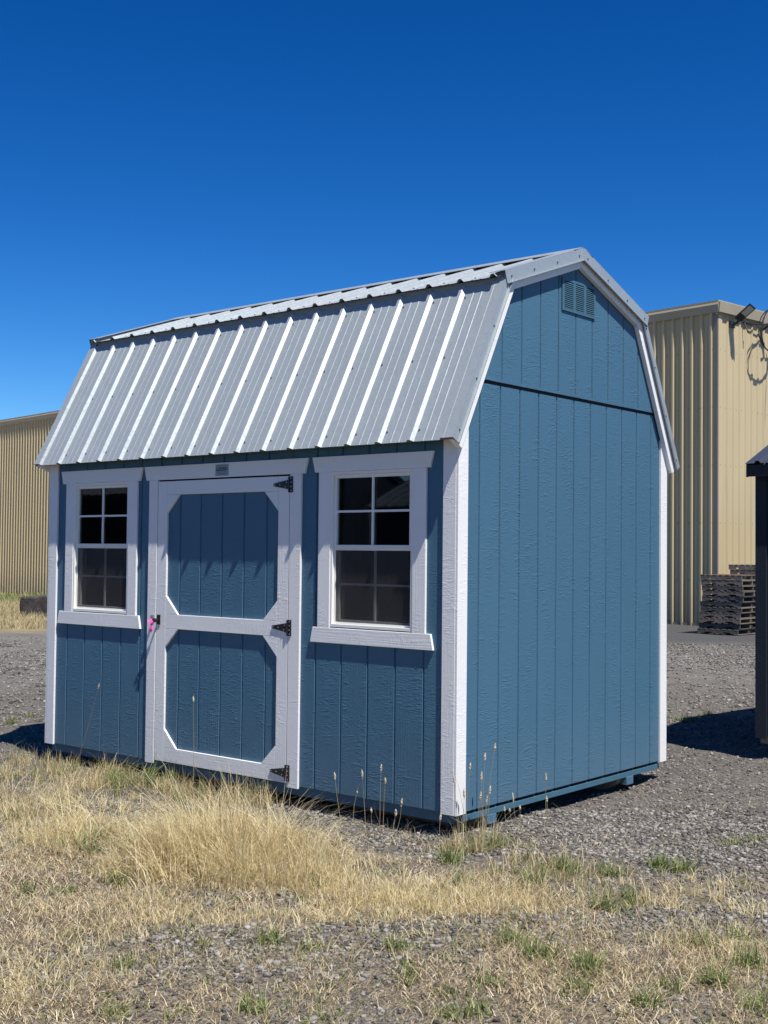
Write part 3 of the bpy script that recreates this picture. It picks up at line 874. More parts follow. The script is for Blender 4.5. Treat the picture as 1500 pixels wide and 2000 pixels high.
# ------------------------------------------------------------------ WAREHOUSE
def tan_panel():
    mt, n, b, N, L = newmat('tan_steel_panel')
    geo = nd(n, 'ShaderNodeNewGeometry'); sp = nd(n, 'ShaderNodeSeparateXYZ'); L.new(geo.outputs['Position'], sp.inputs[0])
    def noise(su, sz, sc, det):
        cv = nd(n, 'ShaderNodeCombineXYZ')
        L.new(mth(n, 'MULTIPLY', sp.outputs[0], su), cv.inputs[0]); L.new(mth(n, 'MULTIPLY', sp.outputs[1], su), cv.inputs[1]); L.new(mth(n, 'MULTIPLY', sp.outputs[2], sz), cv.inputs[2])
        x = nd(n, 'ShaderNodeTexNoise', i_Scale=float(sc), i_Detail=float(det), i_Roughness=0.65); L.new(cv.outputs[0], x.inputs['Vector']); return x.outputs[0]
    col = mixc(n, noise(1.0, 0.12, 2.2, 5), (0.43, 0.35, 0.205), (0.56, 0.46, 0.27))
    st = ramp(n, noise(3.0, 0.25, 1.0, 5), [(0.62, (0, 0, 0)), (0.80, (1, 1, 1))]).outputs[0]
    col = mixc(n, mth(n, 'MULTIPLY', st, 0.35), col, (0.24, 0.17, 0.095))
    # grime along the foot of the wall
    dz = nd(n, 'ShaderNodeMapRange'); L.new(sp.outputs[2], dz.inputs[0]); dz.inputs[1].default_value = 0.5; dz.inputs[2].default_value = -0.6
    col = mixc(n, mth(n, 'MULTIPLY', mth(n, 'MULTIPLY', dz.outputs[0], noise(2, 2, 1.5, 5)), 0.8), col, (0.20, 0.16, 0.11))
    # screw rows: dots 0.30 apart, every 1.5 m of height
    u = mth(n, 'ADD', sp.outputs[0], sp.outputs[1])
    fu = mth(n, 'ABSOLUTE', mth(n, 'SUBTRACT', mth(n, 'FRACT', mth(n, 'DIVIDE', u, 0.3)), 0.5))
    fz_ = mth(n, 'ABSOLUTE', mth(n, 'SUBTRACT', mth(n, 'FRACT', mth(n, 'DIVIDE', sp.outputs[2], 1.55)), 0.5))
    dot = mth(n, 'MULTIPLY', mth(n, 'LESS_THAN', fu, 0.06), mth(n, 'LESS_THAN', fz_, 0.012))
    col = mixc(n, mth(n, 'MULTIPLY', dot, 0.55), col, (0.16, 0.12, 0.08))
    L.new(col, b.inputs['Base Color']); b.inputs['Roughness'].default_value = 0.5; b.inputs['Specular IOR Level'].default_value = 0.4
    return mt
M['tan'] = tan_panel()
M['tan_trim'] = plain('tan_steel_trim', (0.36, 0.31, 0.22), 0.5, 0.0, noise_amt=0.15, nscale=1.2, spec=0.4)
M['tan_dark'] = plain('brown_corner_trim', (0.20, 0.18, 0.145), 0.55, noise_amt=0.15, nscale=1.0)
wc = Vector((-10.15, 25.46, 0)); wd = Vector((-0.98978, 0.14263, 0)); wn = Vector((0.14263, 0.98978, 0))   # wd runs left, wn runs back
ZT = 8.13
wh = empty('warehouse', (wc.x, wc.y, -0.45), 'large tan corrugated steel warehouse standing behind the sheds', 'building')
def wp(a, bb, z): 
    p = wc + wd*a + wn*bb; return Vector((p.x, p.y, z))
def corr(length, pos, normal_out, zb, zt, pitch, nm, amp=0.076):
    mb = MB(); pr = []
    a = 0.0
    pr.append((0.0, 0.0)); a = 0.16
    while a < length-0.2:
        pr += [(a-0.055, 0.0), (a-0.022, amp), (a+0.022, amp), (a+0.055, 0.0)]
        m_ = a+pitch*0.5
        pr += [(m_-0.02, 0.0), (m_-0.008, amp*0.16), (m_+0.008, amp*0.16), (m_+0.02, 0.0)]
        a += pitch
    pr.append((length, 0.0))
    V = []; F = []
    for s, h in pr:
        p = pos(s)+normal_out*h
        V.append((p.x, p.y, zb(s))); V.append((p.x, p.y, zt(s)))
    for i in range(len(pr)-1): F.append((2*i, 2*i+2, 2*i+3, 2*i+1))
    mb.add(V, F)
    return mb.build(nm, M['tan'], wh)
LW, DW = 52.0, 30.0
corr(LW, lambda s: wp(s, 0, 0), -wn, lambda s: H(*wp(s, 0, 0)[:2])-0.06 if s > 0 else -0.5, lambda s: ZT-0.02, 0.3048, 'long_wall')
corr(DW, lambda s: wp(0, s, 0), -wd, lambda s: -0.95, lambda s: ZT-0.02, 0.3048, 'end_wall', amp=0.036)
fl = MB()
for (a0, a1, b0, b1) in ((0.0, LW, DW, DW+0.1), (LW, LW+0.1, 0, DW)):
    fl.add([wp(a0, b0, -1), wp(a1, b0, -1), wp(a1, b1, -1), wp(a0, b1, -1), wp(a0, b0, ZT), wp(a1, b0, ZT), wp(a1, b1, ZT), wp(a0, b1, ZT)],
           [(0, 3, 2, 1), (4, 5, 6, 7), (0, 1, 5, 4), (1, 2, 6, 5), (2, 3, 7, 6), (3, 0, 4, 7)])
fl.build('back_wall', M['tan'], wh)
def wbox(a0, a1, b0, b1, z0, z1):
    m2 = MB()
    m2.add([wp(a0, b0, z0), wp(a1, b0, z0), wp(a1, b1, z0), wp(a0, b1, z0), wp(a0, b0, z1), wp(a1, b0, z1), wp(a1, b1, z1), wp(a0, b1, z1)],
           [(0, 3, 2, 1), (4, 5, 6, 7), (0, 1, 5, 4), (1, 2, 6, 5), (2, 3, 7, 6), (3, 0, 4, 7)])
    return m2
# eave gutter along the long wall and a sculpted rake trim along the end wall
gt = MB(); pr = [(-0.105, ZT+0.10), (-0.125, ZT+0.04), (-0.095, ZT-0.16), (-0.02, ZT-0.18), (-0.02, ZT+0.10)]
V = [wp(-0.10, p, z) for p, z in pr] + [wp(LW, p, z) for p, z in pr]
n5 = 5
gt.add(V, [tuple(range(n5)), tuple(range(2*n5-1, n5-1, -1))] + [(i, i+n5, (i+1) % n5+n5, (i+1) % n5) for i in range(n5)])
gt.build('gutter', M['tan_trim'], wh)
rt = MB(); pr = [(-0.16, ZT+0.11), (-0.13, ZT-0.16), (-0.04, ZT-0.16), (-0.04, ZT-0.22), (-0.02, ZT-0.22), (-0.02, ZT+0.11)]
V = [wp(p, -0.10, z) for p, z in pr] + [wp(p, DW, z) for p, z in pr]
n6 = 6
rt.add(V, [tuple(range(n6)), tuple(range(2*n6-1, n6-1, -1))] + [(i, i+n6, (i+1) % n6+n6, (i+1) % n6) for i in range(n6)])
rt.build('rake_trim', M['tan_trim'], wh)
wbox(-0.10, LW, -0.10, DW, ZT+0.111, ZT+0.16).build('roof', M['tan_trim'], wh)
ct = wbox(-0.045, 0.115, -0.045, 0.0, -0.6, ZT-0.22)
ct.build('corner_trim', M['tan_dark'], wh, bevel=0.004)
wbox(-0.046, -0.002, 0.0, 0.14, -0.6, ZT-0.22).build('corner_trim', M['tan'], wh, bevel=0.004)
bs = MB()
for s in np.arange(0, 30, 0.5):
    z = H(*wp(s, 0, 0)[:2]); z2 = H(*wp(s+0.5, 0, 0)[:2])
    bs.add([wp(s, -0.06, z-0.1), wp(s+0.5, -0.06, z2-0.1), wp(s+0.5, -0.06, z2+0.07), wp(s, -0.06, z+0.07), wp(s, 0.0, z+0.07), wp(s+0.5, 0.0, z2+0.07)], [(0, 1, 2, 3), (3, 2, 5, 4)])
bs.build('base_trim', M['tan_dark'], wh)

# ---- floodlight on the warehouse corner
M['lampbody'] = plain('black_lamp_body', (0.02, 0.022, 0.025), 0.4, noise_amt=0.1)
M['lens'] = plain('frosted_lens', (0.42, 0.40, 0.36), 0.35, noise_amt=0.05)
M['cell'] = plain('photocell_dome', (0.35, 0.65, 0.85), 0.15)
M['cable'] = plain('black_cable', (0.02, 0.02, 0.022), 0.45)
fb = wp(-0.05, 0.62, 7.72)
fl_ = empty('flood_light', fb, 'black floodlight on an arm at the warehouse roof corner', 'floodlight')
ar = MB(); out = -wd
ar.tube([fb, fb+out*0.16+Vector((0, 0, 0.02)), fb+out*0.26+Vector((0, 0, 0.16))], 0.035, 8)
ar.obox(fb+out*0.01, out*0.02, wn*0.12, Vector((0, 0, 0.09)))
ar.build('arm', M['lampbody'], fl_)
ax_ = (out*0.80+Vector((0, 0, 0.52))).normalized(); az_ = (Vector((0, 0, 1))-ax_*ax_.z).normalized(); az_ = (az_*math.cos(0.75)+wn*math.sin(0.75)).normalized(); az_ = (az_-ax_*az_.dot(ax_)).normalized(); ay_ = ax_.cross(az_)
cc = fb+out*0.52+Vector((0, 0, 0.33))
cc = fb+out*0.42+Vector((0, 0, 0.27))
ho = MB().obox(cc, ax_*0.27, ay_*0.11, az_*0.022)
ho.obox(cc-ax_*0.24+az_*0.03, ax_*0.07, ay_*0.08, az_*0.024)
for k in range(7): ho.obox(cc+ax_*(-0.08+0.04*k)+az_*0.028, ax_*0.005, ay_*0.095, az_*0.010)
ho.build('housing', M['lampbody'], fl_, bevel=0.012)
MB().obox(cc+ax_*0.08-az_*0.0245, ax_*0.155, ay_*0.082, az_*0.004).build('lens_panel', M['lens'], fl_)
MB().tube([cc-ax_*0.19+az_*0.05, cc-ax_*0.19+az_*0.085, cc-ax_*0.19+az_*0.115], [0.038, 0.038, 0.018], 12).build('photocell', M['cell'], fl_)

# ---- cable coil and service drop
cb = empty('cable_coil', wp(-0.1, 1.9, 7.65), 'loose loops of black cable hanging below the warehouse roof edge', 'cable')
c0 = wp(-0.42, 1.92, 7.64)
for j in range(3):
    pts = []
    for k in range(26):
        a = math.radians(60+k*13.0)
        rr = 0.52+0.03*j+0.04*math.sin(k*0.6+j)
        pts.append(c0+wn*(rr*math.cos(a)*0.95)+Vector((0, 0, rr*math.sin(a)*1.05+0.02*j))-wd*(0.02*j+0.05*math.sin(a*0.5+j)))
    MB().tube(pts, 0.017, 6).build('cable_loop', M['cable'], cb)
br = MB()
br.tube([wp(-0.06, 1.2, 7.86), wp(-0.10, 1.5, 7.84), wp(-0.16, 1.9, 7.88), wp(-0.36, 2.3, 7.98)], 0.022, 6)
br.tube([wp(-0.06, 1.22, 7.86), wp(-0.12, 1.22, 7.70), wp(-0.20, 1.24, 7.55), wp(-0.14, 1.26, 7.62)], 0.02, 6)
br.tube([wp(-0.04, 2.2, 7.78), wp(-0.55, 2.2, 8.05)], 0.03, 8)
br.tube([wp(-0.55, 2.05, 8.0), wp(-0.55, 2.7, 8.08)], 0.025, 8)
br.build('cable_bracket', M['cable'], cb)
sd_ = MB()
pts = [wp(-0.55-14*t, 2.4-4*t, 8.02+1.2*t-1.1*t*(1-t)) for t in np.linspace(0, 1, 12)]
sd_.tube(pts, 0.012, 5); sd_.build('service_wire', M['cable'], cb)

# ------------------------------------------------------------------ PALLETS
M['pal'] = plain('weathered_pallet_wood', (0.13, 0.115, 0.10), 0.85, noise_amt=0.45, nscale=3.5, bump=0.004, bscale=20)
M['pal_tan'] = plain('newer_pallet_wood', (0.30, 0.19, 0.115), 0.8, noise_amt=0.35, nscale=3.5, bump=0.004, bscale=20)
M['pal_red'] = plain('rusty_pallet_wood', (0.26, 0.12, 0.065), 0.85, noise_amt=0.4, nscale=3.0, bump=0.004, bscale=20)
for key in ('pal', 'pal_tan', 'pal_red'):
    n = M[key].node_tree; b = n.nodes['Principled BSDF']; lk = b.inputs['Base Color'].links[0].from_socket
    oi_ = nd(n, 'ShaderNodeObjectInfo')
    f = ramp(n, oi_.outputs['Random'], [(0, (0.45, 0.46, 0.50)), (0.5, (0.9, 0.88, 0.86)), (1, (1.6, 1.4, 1.2))]).outputs[0]
    n.links.new(mixc(n, 1.0, lk, f, 'MULTIPLY'), b.inputs['Base Color'])
PW, PD, PH = 1.02, 1.20, 0.124
def pallet(mat, label, group):
    e = empty('pallet', (0, 0, 0), label, 'pallet', group)
    for y in (0.0, PD/2-0.02, PD-0.038):                                   # stringers run along x, notched
        s = MB(); zt_ = PH-0.018
        s.xz([(0, 0.018), (0.17, 0.018), (0.19, 0.05), (0.36, 0.05), (0.38, 0.018), (0.64, 0.018), (0.66, 0.05), (0.83, 0.05), (0.85, 0.018), (PW, 0.018), (PW, zt_), (0, zt_)], y, y+0.038)
        s.build('stringer', mat, e)
    td = MB()
    for k in range(7):
        x = 0.0+(PW-0.10)*k/6
        td.box(x, x+0.10-0.012*(k % 2), -0.004, PD+0.004, PH-0.0175, PH)
    td.build('top_deck', mat, e)
    bd = MB()
    for k in (0, 2, 3, 4, 6):
        x = (PW-0.10)*k/6
        bd.box(x, x+0.095, -0.002, PD+0.002, 0.0, 0.0175)
    bd.build('bottom_deck', mat, e)
    return e
base = pallet(M['pal'], 'x', 'weathered grey pallets')
def stack(px, py, n_, proto, labels, group, jit, yaw=0.0):
    z = H(px, py)+0.01
    res_ = []
    for k in range(n_):
        o = copy_tree(proto)
        lab = labels(k, n_)
        o['label'] = lab; o['group'] = group
        jx = jit(k)
        o.location = (px+jx, py+random.uniform(-0.02, 0.02), z)
        o.rotation_euler = (random.uniform(-0.003, 0.003), random.uniform(-0.003, 0.003), yaw+random.uniform(-0.02, 0.02))
        z += PH+0.0035
        res_.append(o)
    return res_
jj = [-0.06, -0.02, 0.0, -0.01, 0.02, 0.0, 0.06, 0.08, 0.05, 0.03, 0.02]
GP = 'grey pallets stacked at the warehouse corner'
ords = ['bottom', 'second from the bottom', 'third from the bottom', 'fourth from the bottom', 'fifth from the bottom', 'middle', 'fifth from the top', 'fourth from the top', 'third from the top', 'second from the top']
stack(-7.955-PW, 21.95, 11, base, lambda k, n: ('pale-topped pallet on top of the front stack' if k == 10 else 'grey pallet, %s in the front stack' % ords[k]), GP, lambda k: jj[k])
top = [o for o in bpy.data.objects if o.get('label') == 'pale-topped pallet on top of the front stack'][0]
for ch_ in top.children:
    if ch_.name.startswith('top_deck'):
        ch_.data = ch_.data.copy(); ch_.data.materials.clear(); ch_.data.materials.append(M['pal_tan'])
stack(-8.93, 23.5, 13, base, lambda k, n: {n-1: 'dark pallet topping the stack behind the front stack', n-2: 'dark pallet just under the top one of the second stack'}.get(k, 'dark grey pallet low in the stack behind the front stack'), 'dark pallets in the second stack', lambda k: -0.02 if k % 2 == 0 else 0.03)
red = copy_tree(base)
def remat(o, mat):
    for c in o.children:
        c.data = c.data.copy(); c.data.materials.clear(); c.data.materials.append(mat)
remat(red, M['pal_red'])
stack(-8.86, 25.0, 25, red, lambda k, n: 'reddish pallet in the tall stack half hidden by the charcoal shed', 'reddish pallets in the tall stack', lambda k: 0.015*((k*7) % 4))
for r_ in (base, red):
    for c in list(r_.children): bpy.data.objects.remove(c)
    bpy.data.objects.remove(r_)

# ------------------------------------------------------------------ dark stone block in the far grass
def stone_block():
    mt, n, b, N, L = newmat('dark_bale_rock')
    tc = nd(n, 'ShaderNodeTexCoord')
    x = nd(n, 'ShaderNodeTexNoise', i_Scale=5.0, i_Detail=7.0, i_Roughness=0.75); L.new(tc.outputs['Object'], x.inputs['Vector'])
    c = ramp(n, x.outputs[0], [(0.35, (0.022, 0.017, 0.016)), (0.55, (0.06, 0.05, 0.047)), (0.75, (0.16, 0.145, 0.135))])
    L.new(c.outputs[0], b.inputs['Base Color']); b.inputs['Roughness'].default_value = 0.9
    bp = nd(n, 'ShaderNodeBump', i_Strength=1.0, i_Distance=0.05); L.new(x.outputs[0], bp.inputs['Height']); L.new(bp.outputs[0], b.inputs['Normal'])
    import bmesh
    bm = bmesh.new(); bmesh.ops.create_cube(bm, size=1.0)
    bmesh.ops.subdivide_edges(bm, edges=bm.edges, cuts=11, use_grid_fill=True)
    from mathutils import noise as mn
    for v in bm.verts:
        p = v.co.copy()
        p.x *= 1.55; p.y *= 0.80; p.z *= 0.66
        d = mn.noise(p*2.1+Vector((3, 1, 7)))*0.07+mn.noise(p*6.0)*0.025
        v.co = p*(1+d*0.9)
        v.co.z += 0.05*mn.noise(Vector((p.x*1.7, 0, 3))) + (0.05*p.x if p.z > 0 else 0)
    me = bpy.data.meshes.new('rock_block'); bm.to_mesh(me); bm.free()
    me.materials.append(mt)
    me.polygons.foreach_set('use_smooth', [True]*len(me.polygons))
    o = bpy.data.objects.new('rock_block', me); COL.objects.link(o)
    o.location = (-24.95, 15.0, H(-24.9, 14.9)+0.27); o.rotation_euler = (0, 0, math.radians(30))
    tag(o, 'dark rough block lying in dry grass before the warehouse', 'rock')
stone_block()

# ------------------------------------------------------------------ GRAVEL STONES
def stones(name, pts, smin, smax, mat, label, pw=2.2):
    n = len(pts)
    # deformed octahedron-ish stone, 8 verts (cube) jittered
    base_ = np.array([(-1,-1,-1),(1,-1,-1),(1,1,-1),(-1,1,-1),(-1,-1,1),(1,-1,1),(1,1,1),(-1,1,1)], float)*0.58
    V = base_[None]*np.ones((n, 1, 1))
    V = V*(1+rng.uniform(-0.38, 0.38, (n, 8, 3)))
    sc = smin+(smax-smin)*rng.random(n)**pw
    V = V*sc[:, None, None]*np.stack([rng.uniform(0.8, 1.4, n), rng.uniform(0.7, 1.1, n), rng.uniform(0.45, 0.8, n)], 1)[:, None, :]
    an = rng.uniform(0, 6.28, n); ti = rng.normal(0, 0.35, n)
    c, s = np.cos(ti), np.sin(ti)
    y = V[..., 1]*c[:, None]-V[..., 2]*s[:, None]; z = V[..., 1]*s[:, None]+V[..., 2]*c[:, None]
    c, s = np.cos(an), np.sin(an)
    x2 = V[..., 0]*c[:, None]-y*s[:, None]; y2 = V[..., 0]*s[:, None]+y*c[:, None]
    hz = hgt(pts[:, 0], pts[:, 1])
    V = np.stack([x2+pts[:, 0:1], y2+pts[:, 1:2], z+hz[:, None]+sc[:, None]*0.22], -1).reshape(-1, 3)
    tri = np.array([(0,3,2),(0,2,1),(4,5,6),(4,6,7),(0,1,5),(0,5,4),(1,2,6),(1,6,5),(2,3,7),(2,7,6),(3,0,4),(3,4,7)])
    F = (tri[None]+np.arange(n)[:, None, None]*8).reshape(-1, 3)
    o = np_mesh(name, V, F, mat)
    tag(o, label, None, None, 'stuff')
    return o
mt, n, b, N, L = newmat('gravel_stone')
geo = nd(n, 'ShaderNodeNewGeometry')
r = ramp(n, geo.outputs['Random Per Island'], [(0, (0.045, 0.041, 0.037)), (0.35, (0.13, 0.12, 0.107)), (0.7, (0.225, 0.21, 0.184)), (0.97, (0.30, 0.28, 0.245)), (1.0, (0.38, 0.36, 0.32))])
x = nd(n, 'ShaderNodeTexNoise', i_Scale=140.0, i_Detail=2.0); L.new(geo.outputs['Position'], x.inputs['Vector'])
L.new(mixc(n, 0.5, r.outputs[0], x.outputs[0], 'OVERLAY'), b.inputs['Base Color'])
b.inputs['Roughness'].default_value = 0.85; b.inputs['Specular IOR Level'].default_value = 0.3
M['stone'] = mt

def in_shed(x, y): return (x > X0-0.02) & (x < 0.03) & (y > 0.0) & (y < YW+0.02)
def field(n, r0, r1, f0, f1):
    """uniform points in a wedge in front of the camera: u = depth, lateral in -r..r of view"""
    u = np.sqrt(rng.uniform(f0**2, f1**2, n)); a = rng.uniform(r0, r1, n)
    lat = a*u
    x = 4.0038-0.6397*u+0.7686*lat; y = -5.4414+0.7686*u+0.6397*lat
    return np.stack([x, y], 1)
p = field(105000, -0.40, 0.40, 3.8, 7.6)
q = field(45000, -0.40, 0.40, 7.4, 12.0)
pts = np.concatenate([p, q])
keep = ~((pts[:, 0] > X0+0.1) & (pts[:, 0] < -0.12) & (pts[:, 1] > 0.25) & (pts[:, 1] < YW-0.1))
ug = uof(pts[:, 0], pts[:, 1])
keep &= ~((ug < 6.3) & (np.sin(pts[:, 0]*2.1+0.5)*np.cos(pts[:, 1]*1.9+0.3)+0.5*np.sin(pts[:, 0]*5.3-pts[:, 1]*4.1)+rng.normal(0, 0.3, len(pts)) > -0.25) & (rng.random(len(pts)) < 0.76))
pk_ = np.sin(pts[:, 0]*1.3+2.0)*np.cos(pts[:, 1]*1.6+0.7)+0.6*np.sin(pts[:, 0]*3.7+pts[:, 1]*2.3)+0.4*np.sin(pts[:, 0]*8.1-pts[:, 1]*7.3)+rng.normal(0, 0.35, len(pts))
keep &= ~((pk_ > 0.6) & (rng.random(len(pts)) < 0.55))
stones('gravel', pts[keep], 0.0035, 0.0175, M['stone'], 'loose angular grey gravel spread over the yard', 4.0)
q = field(60000, -0.36, 0.36, 11.8, 25.0)
k = (np.sin(q[:, 0]*0.9+2)*np.cos(q[:, 1]*0.7)+rng.normal(0, 0.6, len(q))) > -0.1
stones('gravel', q[k], 0.008, 0.026, M['stone'], 'coarser gravel scattered over the far driveway')

# ------------------------------------------------------------------ GRASS
def blades(xy, h, w, lean, leandir, curve=0.6, zoff=0.0):
    """returns verts, tris for n grass blades"""
    n = len(xy)
    base = np.stack([xy[:, 0], xy[:, 1], hgt(xy[:, 0], xy[:, 1])-0.004+zoff], 1)
    fa = leandir+math.pi/2+rng.normal(0, 0.55, n)
    side = np.stack([np.cos(fa), np.sin(fa), np.zeros(n)], 1)
    ld_ = np.stack([np.cos(leandir), np.sin(leandir)], 1)
    ts = [0.0, 0.4, 0.75, 1.0]; V = []
    kk = rng.random(n) < 0.30; ka = rng.uniform(0, 6.28, n); kz = rng.uniform(-0.5, 0.3, n); P4 = None
    for t in ts:
        hor = lean*h*(t*(1-curve)+curve*t*t)
        zz = h*t*np.sqrt(np.clip(1-(lean*0.75*t)**2, 0.02, 1))
        wob = rng.normal(0, 0.02, (n, 2))*h[:, None]*t
        P = base+np.stack([ld_[:, 0]*hor+wob[:, 0], ld_[:, 1]*hor+wob[:, 1], zz], 1)
        if t == 0.4: P4 = P.copy()
        elif t > 0.4:
            kd = np.stack([np.cos(ka), np.sin(ka), kz], 1)
            P[kk] = P4[kk]+kd[kk]*(h[kk]*(t-0.4))[:, None]
            P[:, 2] = np.maximum(P[:, 2], base[:, 2]+0.008)
        ww = (w*(1-0.75*t))[:, None]*side*0.5
        if t < 1.0: V += [P-ww, P+ww]
        else: V += [P]
    V = np.stack(V, 1).reshape(-1, 3)
    tri = np.array([(0,1,3),(0,3,2),(2,3,5),(2,5,4),(4,5,6)])
    F = (tri[None]+np.arange(n)[:, None, None]*7).reshape(-1, 3)
    return V, F
def merge(name, lst, mat, label, kind='stuff'):
    vs_, fs_, o = [], [], 0
    for V, F in lst: vs_.append(V); fs_.append(F+o); o += len(V)
    ob = np_mesh(name, np.concatenate(vs_), np.concatenate(fs_), mat)
    tag(ob, label, None, None, kind)
    return ob
def patch(px, py, sx, sy, n, rot=0.0):
    """gaussian clump; centre given by its place in the survey, spread in metres across / along the view"""
    cx, cy = G(px, py)
    a = rng.normal(0, sx, n); b_ = rng.normal(0, sy, n)
    x = cx+0.7688*a-0.6397*b_; y = cy+0.6394*a+0.7682*b_
    k = ~in_shed(x, y)
    return np.stack([x, y], 1)[k]
R = lambda n, a, b_: rng.uniform(a, b_, n)

M['straw'] = bladesmat('dry_straw', [(0, (0.26, 0.18, 0.09)), (0.2, (0.56, 0.45, 0.23)), (0.6, (0.82, 0.70, 0.41)), (1, (0.90, 0.83, 0.60))], 0.48)
M['straw2'] = bladesmat('dry_grass_mixed', [(0, (0.20, 0.13, 0.07)), (0.25, (0.48, 0.37, 0.20)), (0.72, (0.74, 0.62, 0.39)), (0.88, (0.34, 0.34, 0.13)), (1, (0.16, 0.24, 0.07))])
M['green'] = bladesmat('green_weeds', [(0, (0.06, 0.09, 0.025)), (0.4, (0.14, 0.19, 0.055)), (0.75, (0.27, 0.31, 0.11)), (1, (0.52, 0.48, 0.25))])

DIRL = math.atan2(-0.6394, -0.7688)      # towards the left of the picture
DIRC = math.atan2(-0.7682, 0.6397)       # towards the camera
L1 = []
# the tall mound before the door, combed over to the left and forward
def mound(px, py, sx, sy, n, h0, h1, lean0, lean1, d0, d1, w0=0.0020, w1=0.0052, clump=0.045):
    """grass in many small clumps, each clump with its own direction, height and looseness"""
    nc = max(6, n//28)
    cxy = patch(px, py, sx, sy, nc); nc = len(cxy)
    ci = rng.integers(0, nc, n)
    cd = R(nc, d0, d1); ch_ = rng.uniform(0.55, 1.15, nc); cl_ = R(nc, lean0, lean1)
    xy = cxy[ci]+rng.normal(0, clump, (n, 2))*rng.uniform(0.3, 1.3, nc)[ci][:, None]
    k = ~in_shed(xy[:, 0], xy[:, 1]); xy = xy[k]; ci = ci[k]; n = len(xy)
    cx, cy = G(px, py); dd = ((xy[:, 0]-cx)**2+(xy[:, 1]-cy)**2)/(sx*sx+sy*sy)
    h = R(n, h0, h1)*np.clip(1.15-0.28*dd, 0.35, 1.2)*ch_[ci]*rng.uniform(0.5, 1.1, n)
    ln = np.clip(cl_[ci]+rng.normal(0, 0.22, n), 0.03, 1.28)
    return blades(xy, h, R(n, w0, w1), ln, cd[ci]+rng.normal(0, 0.8, n), 0.75)
L1.append(mound(430, 1690, 0.27, 0.20, 4300, 0.24, 0.44, 0.1, 0.9, DIRL-1.2, DIRL+1.4))
L1.append(mound(420, 1680, 0.24, 0.16, 1400, 0.40, 0.60, 0.85, 1.25, DIRL-0.3, DIRL+0.5))
L1.append(mound(540, 1680, 0.20, 0.14, 900, 0.30, 0.46, 0.6, 1.2, DIRL+2.4, DIRL+3.6))
L1.append(mound(520, 1720, 0.22, 0.14, 3600, 0.14, 0.28, 0.1, 1.0, DIRC-0.8, DIRC+0.8))
L1.append(mound(470, 1660, 0.20, 0.16, 2600, 0.16, 0.34, 0.1, 0.9, DIRL-1.5, DIRL+1.5))
L1.append(mound(610, 1730, 0.16, 0.10, 1700, 0.10, 0.22, 0.2, 1.0, 0, 6.28))
# low golden drift running to the right and to the left
for (px, py, sx, sy, k, h0, h1) in ((760, 1760, 0.30, 0.14, 4200, 0.05, 0.14), (930, 1770, 0.22, 0.13, 3000, 0.05, 0.13), (120, 1640, 0.34, 0.24, 4200, 0.06, 0.20), (30, 1580, 0.4, 0.3, 3400, 0.06, 0.22),
                                   (560, 1800, 0.5, 0.10, 3000, 0.03, 0.10), (250, 1780, 0.4, 0.10, 1800, 0.03, 0.09), (60, 1900, 0.30, 0.20, 2600, 0.03, 0.10), (1360, 1760, 0.25, 0.25, 1500, 0.04, 0.13), (1440, 1850, 0.2, 0.2, 1300, 0.04, 0.12)):
    L1.append(mound(px, py, sx, sy, k, h0, h1, 0.2, 1.2, 0, 6.28))
L1.append(mound(430, 1690, 0.30, 0.20, 260, 0.40, 0.62, 0.9, 1.25, DIRL-0.5, DIRL+0.9, 0.005, 0.007, 0.10))
L1.append(mound(150, 1620, 0.35, 0.22, 160, 0.25, 0.42, 0.9, 1.25, 0, 6.28, 0.004, 0.006, 0.10))
merge('dry_grass', L1, M['straw'], 'golden dry grass heaped in front of the shed door and drifting sideways')

L2 = []
def scatter(n, f0, f1, h0, h1, lean0=0.3, lean1=1.25, w0=0.0015, w1=0.0035, thr=0.0, r0=-0.36, r1=0.36):
    xy = field(n, r0, r1, f0, f1)
    d = 0.9*np.sin(xy[:, 0]*2.3+1.0)*np.cos(xy[:, 1]*2.9)+0.7*np.sin(xy[:, 0]*5.9+xy[:, 1]*4.7)+0.5*np.sin(xy[:, 0]*11.3-xy[:, 1]*9.1+1.3)+rng.normal(0, 0.28, n)
    k = (d > thr) & ~in_shed(xy[:, 0], xy[:, 1])
    # bare gravel apron by the near corner and along the gable
    x, y = xy[:, 0], xy[:, 1]
    ap = ((x > -1.3) & (y > -0.62+0.35*np.clip(-x, 0, 2)) & (rng.random(n) < 0.93))
    k &= ~ap
    xy = xy[k]; n = len(xy)
    return blades(xy, R(n, h0, h1), R(n, w0, w1), R(n, lean0, lean1), R(n, 0, 6.28), 0.6)
L2.append(scatter(22000, 4.3, 6.2, 0.012, 0.05, thr=0.35, w0=0.0015, w1=0.004))
L2.append(scatter(9000, 3.8, 4.6, 0.01, 0.035, thr=0.6, w0=0.0015, w1=0.004))
L2.append(scatter(3500, 3.8, 6.2, 0.03, 0.10, thr=0.7, w0=0.002, w1=0.0045))
L2.append(scatter(9000, 6.0, 9.5, 0.03, 0.14, thr=0.0, r0=-0.36, r1=-0.05))
L2.append(scatter(5000, 3.9, 7.0, 0.04, 0.15, thr=0.55, r0=0.0))
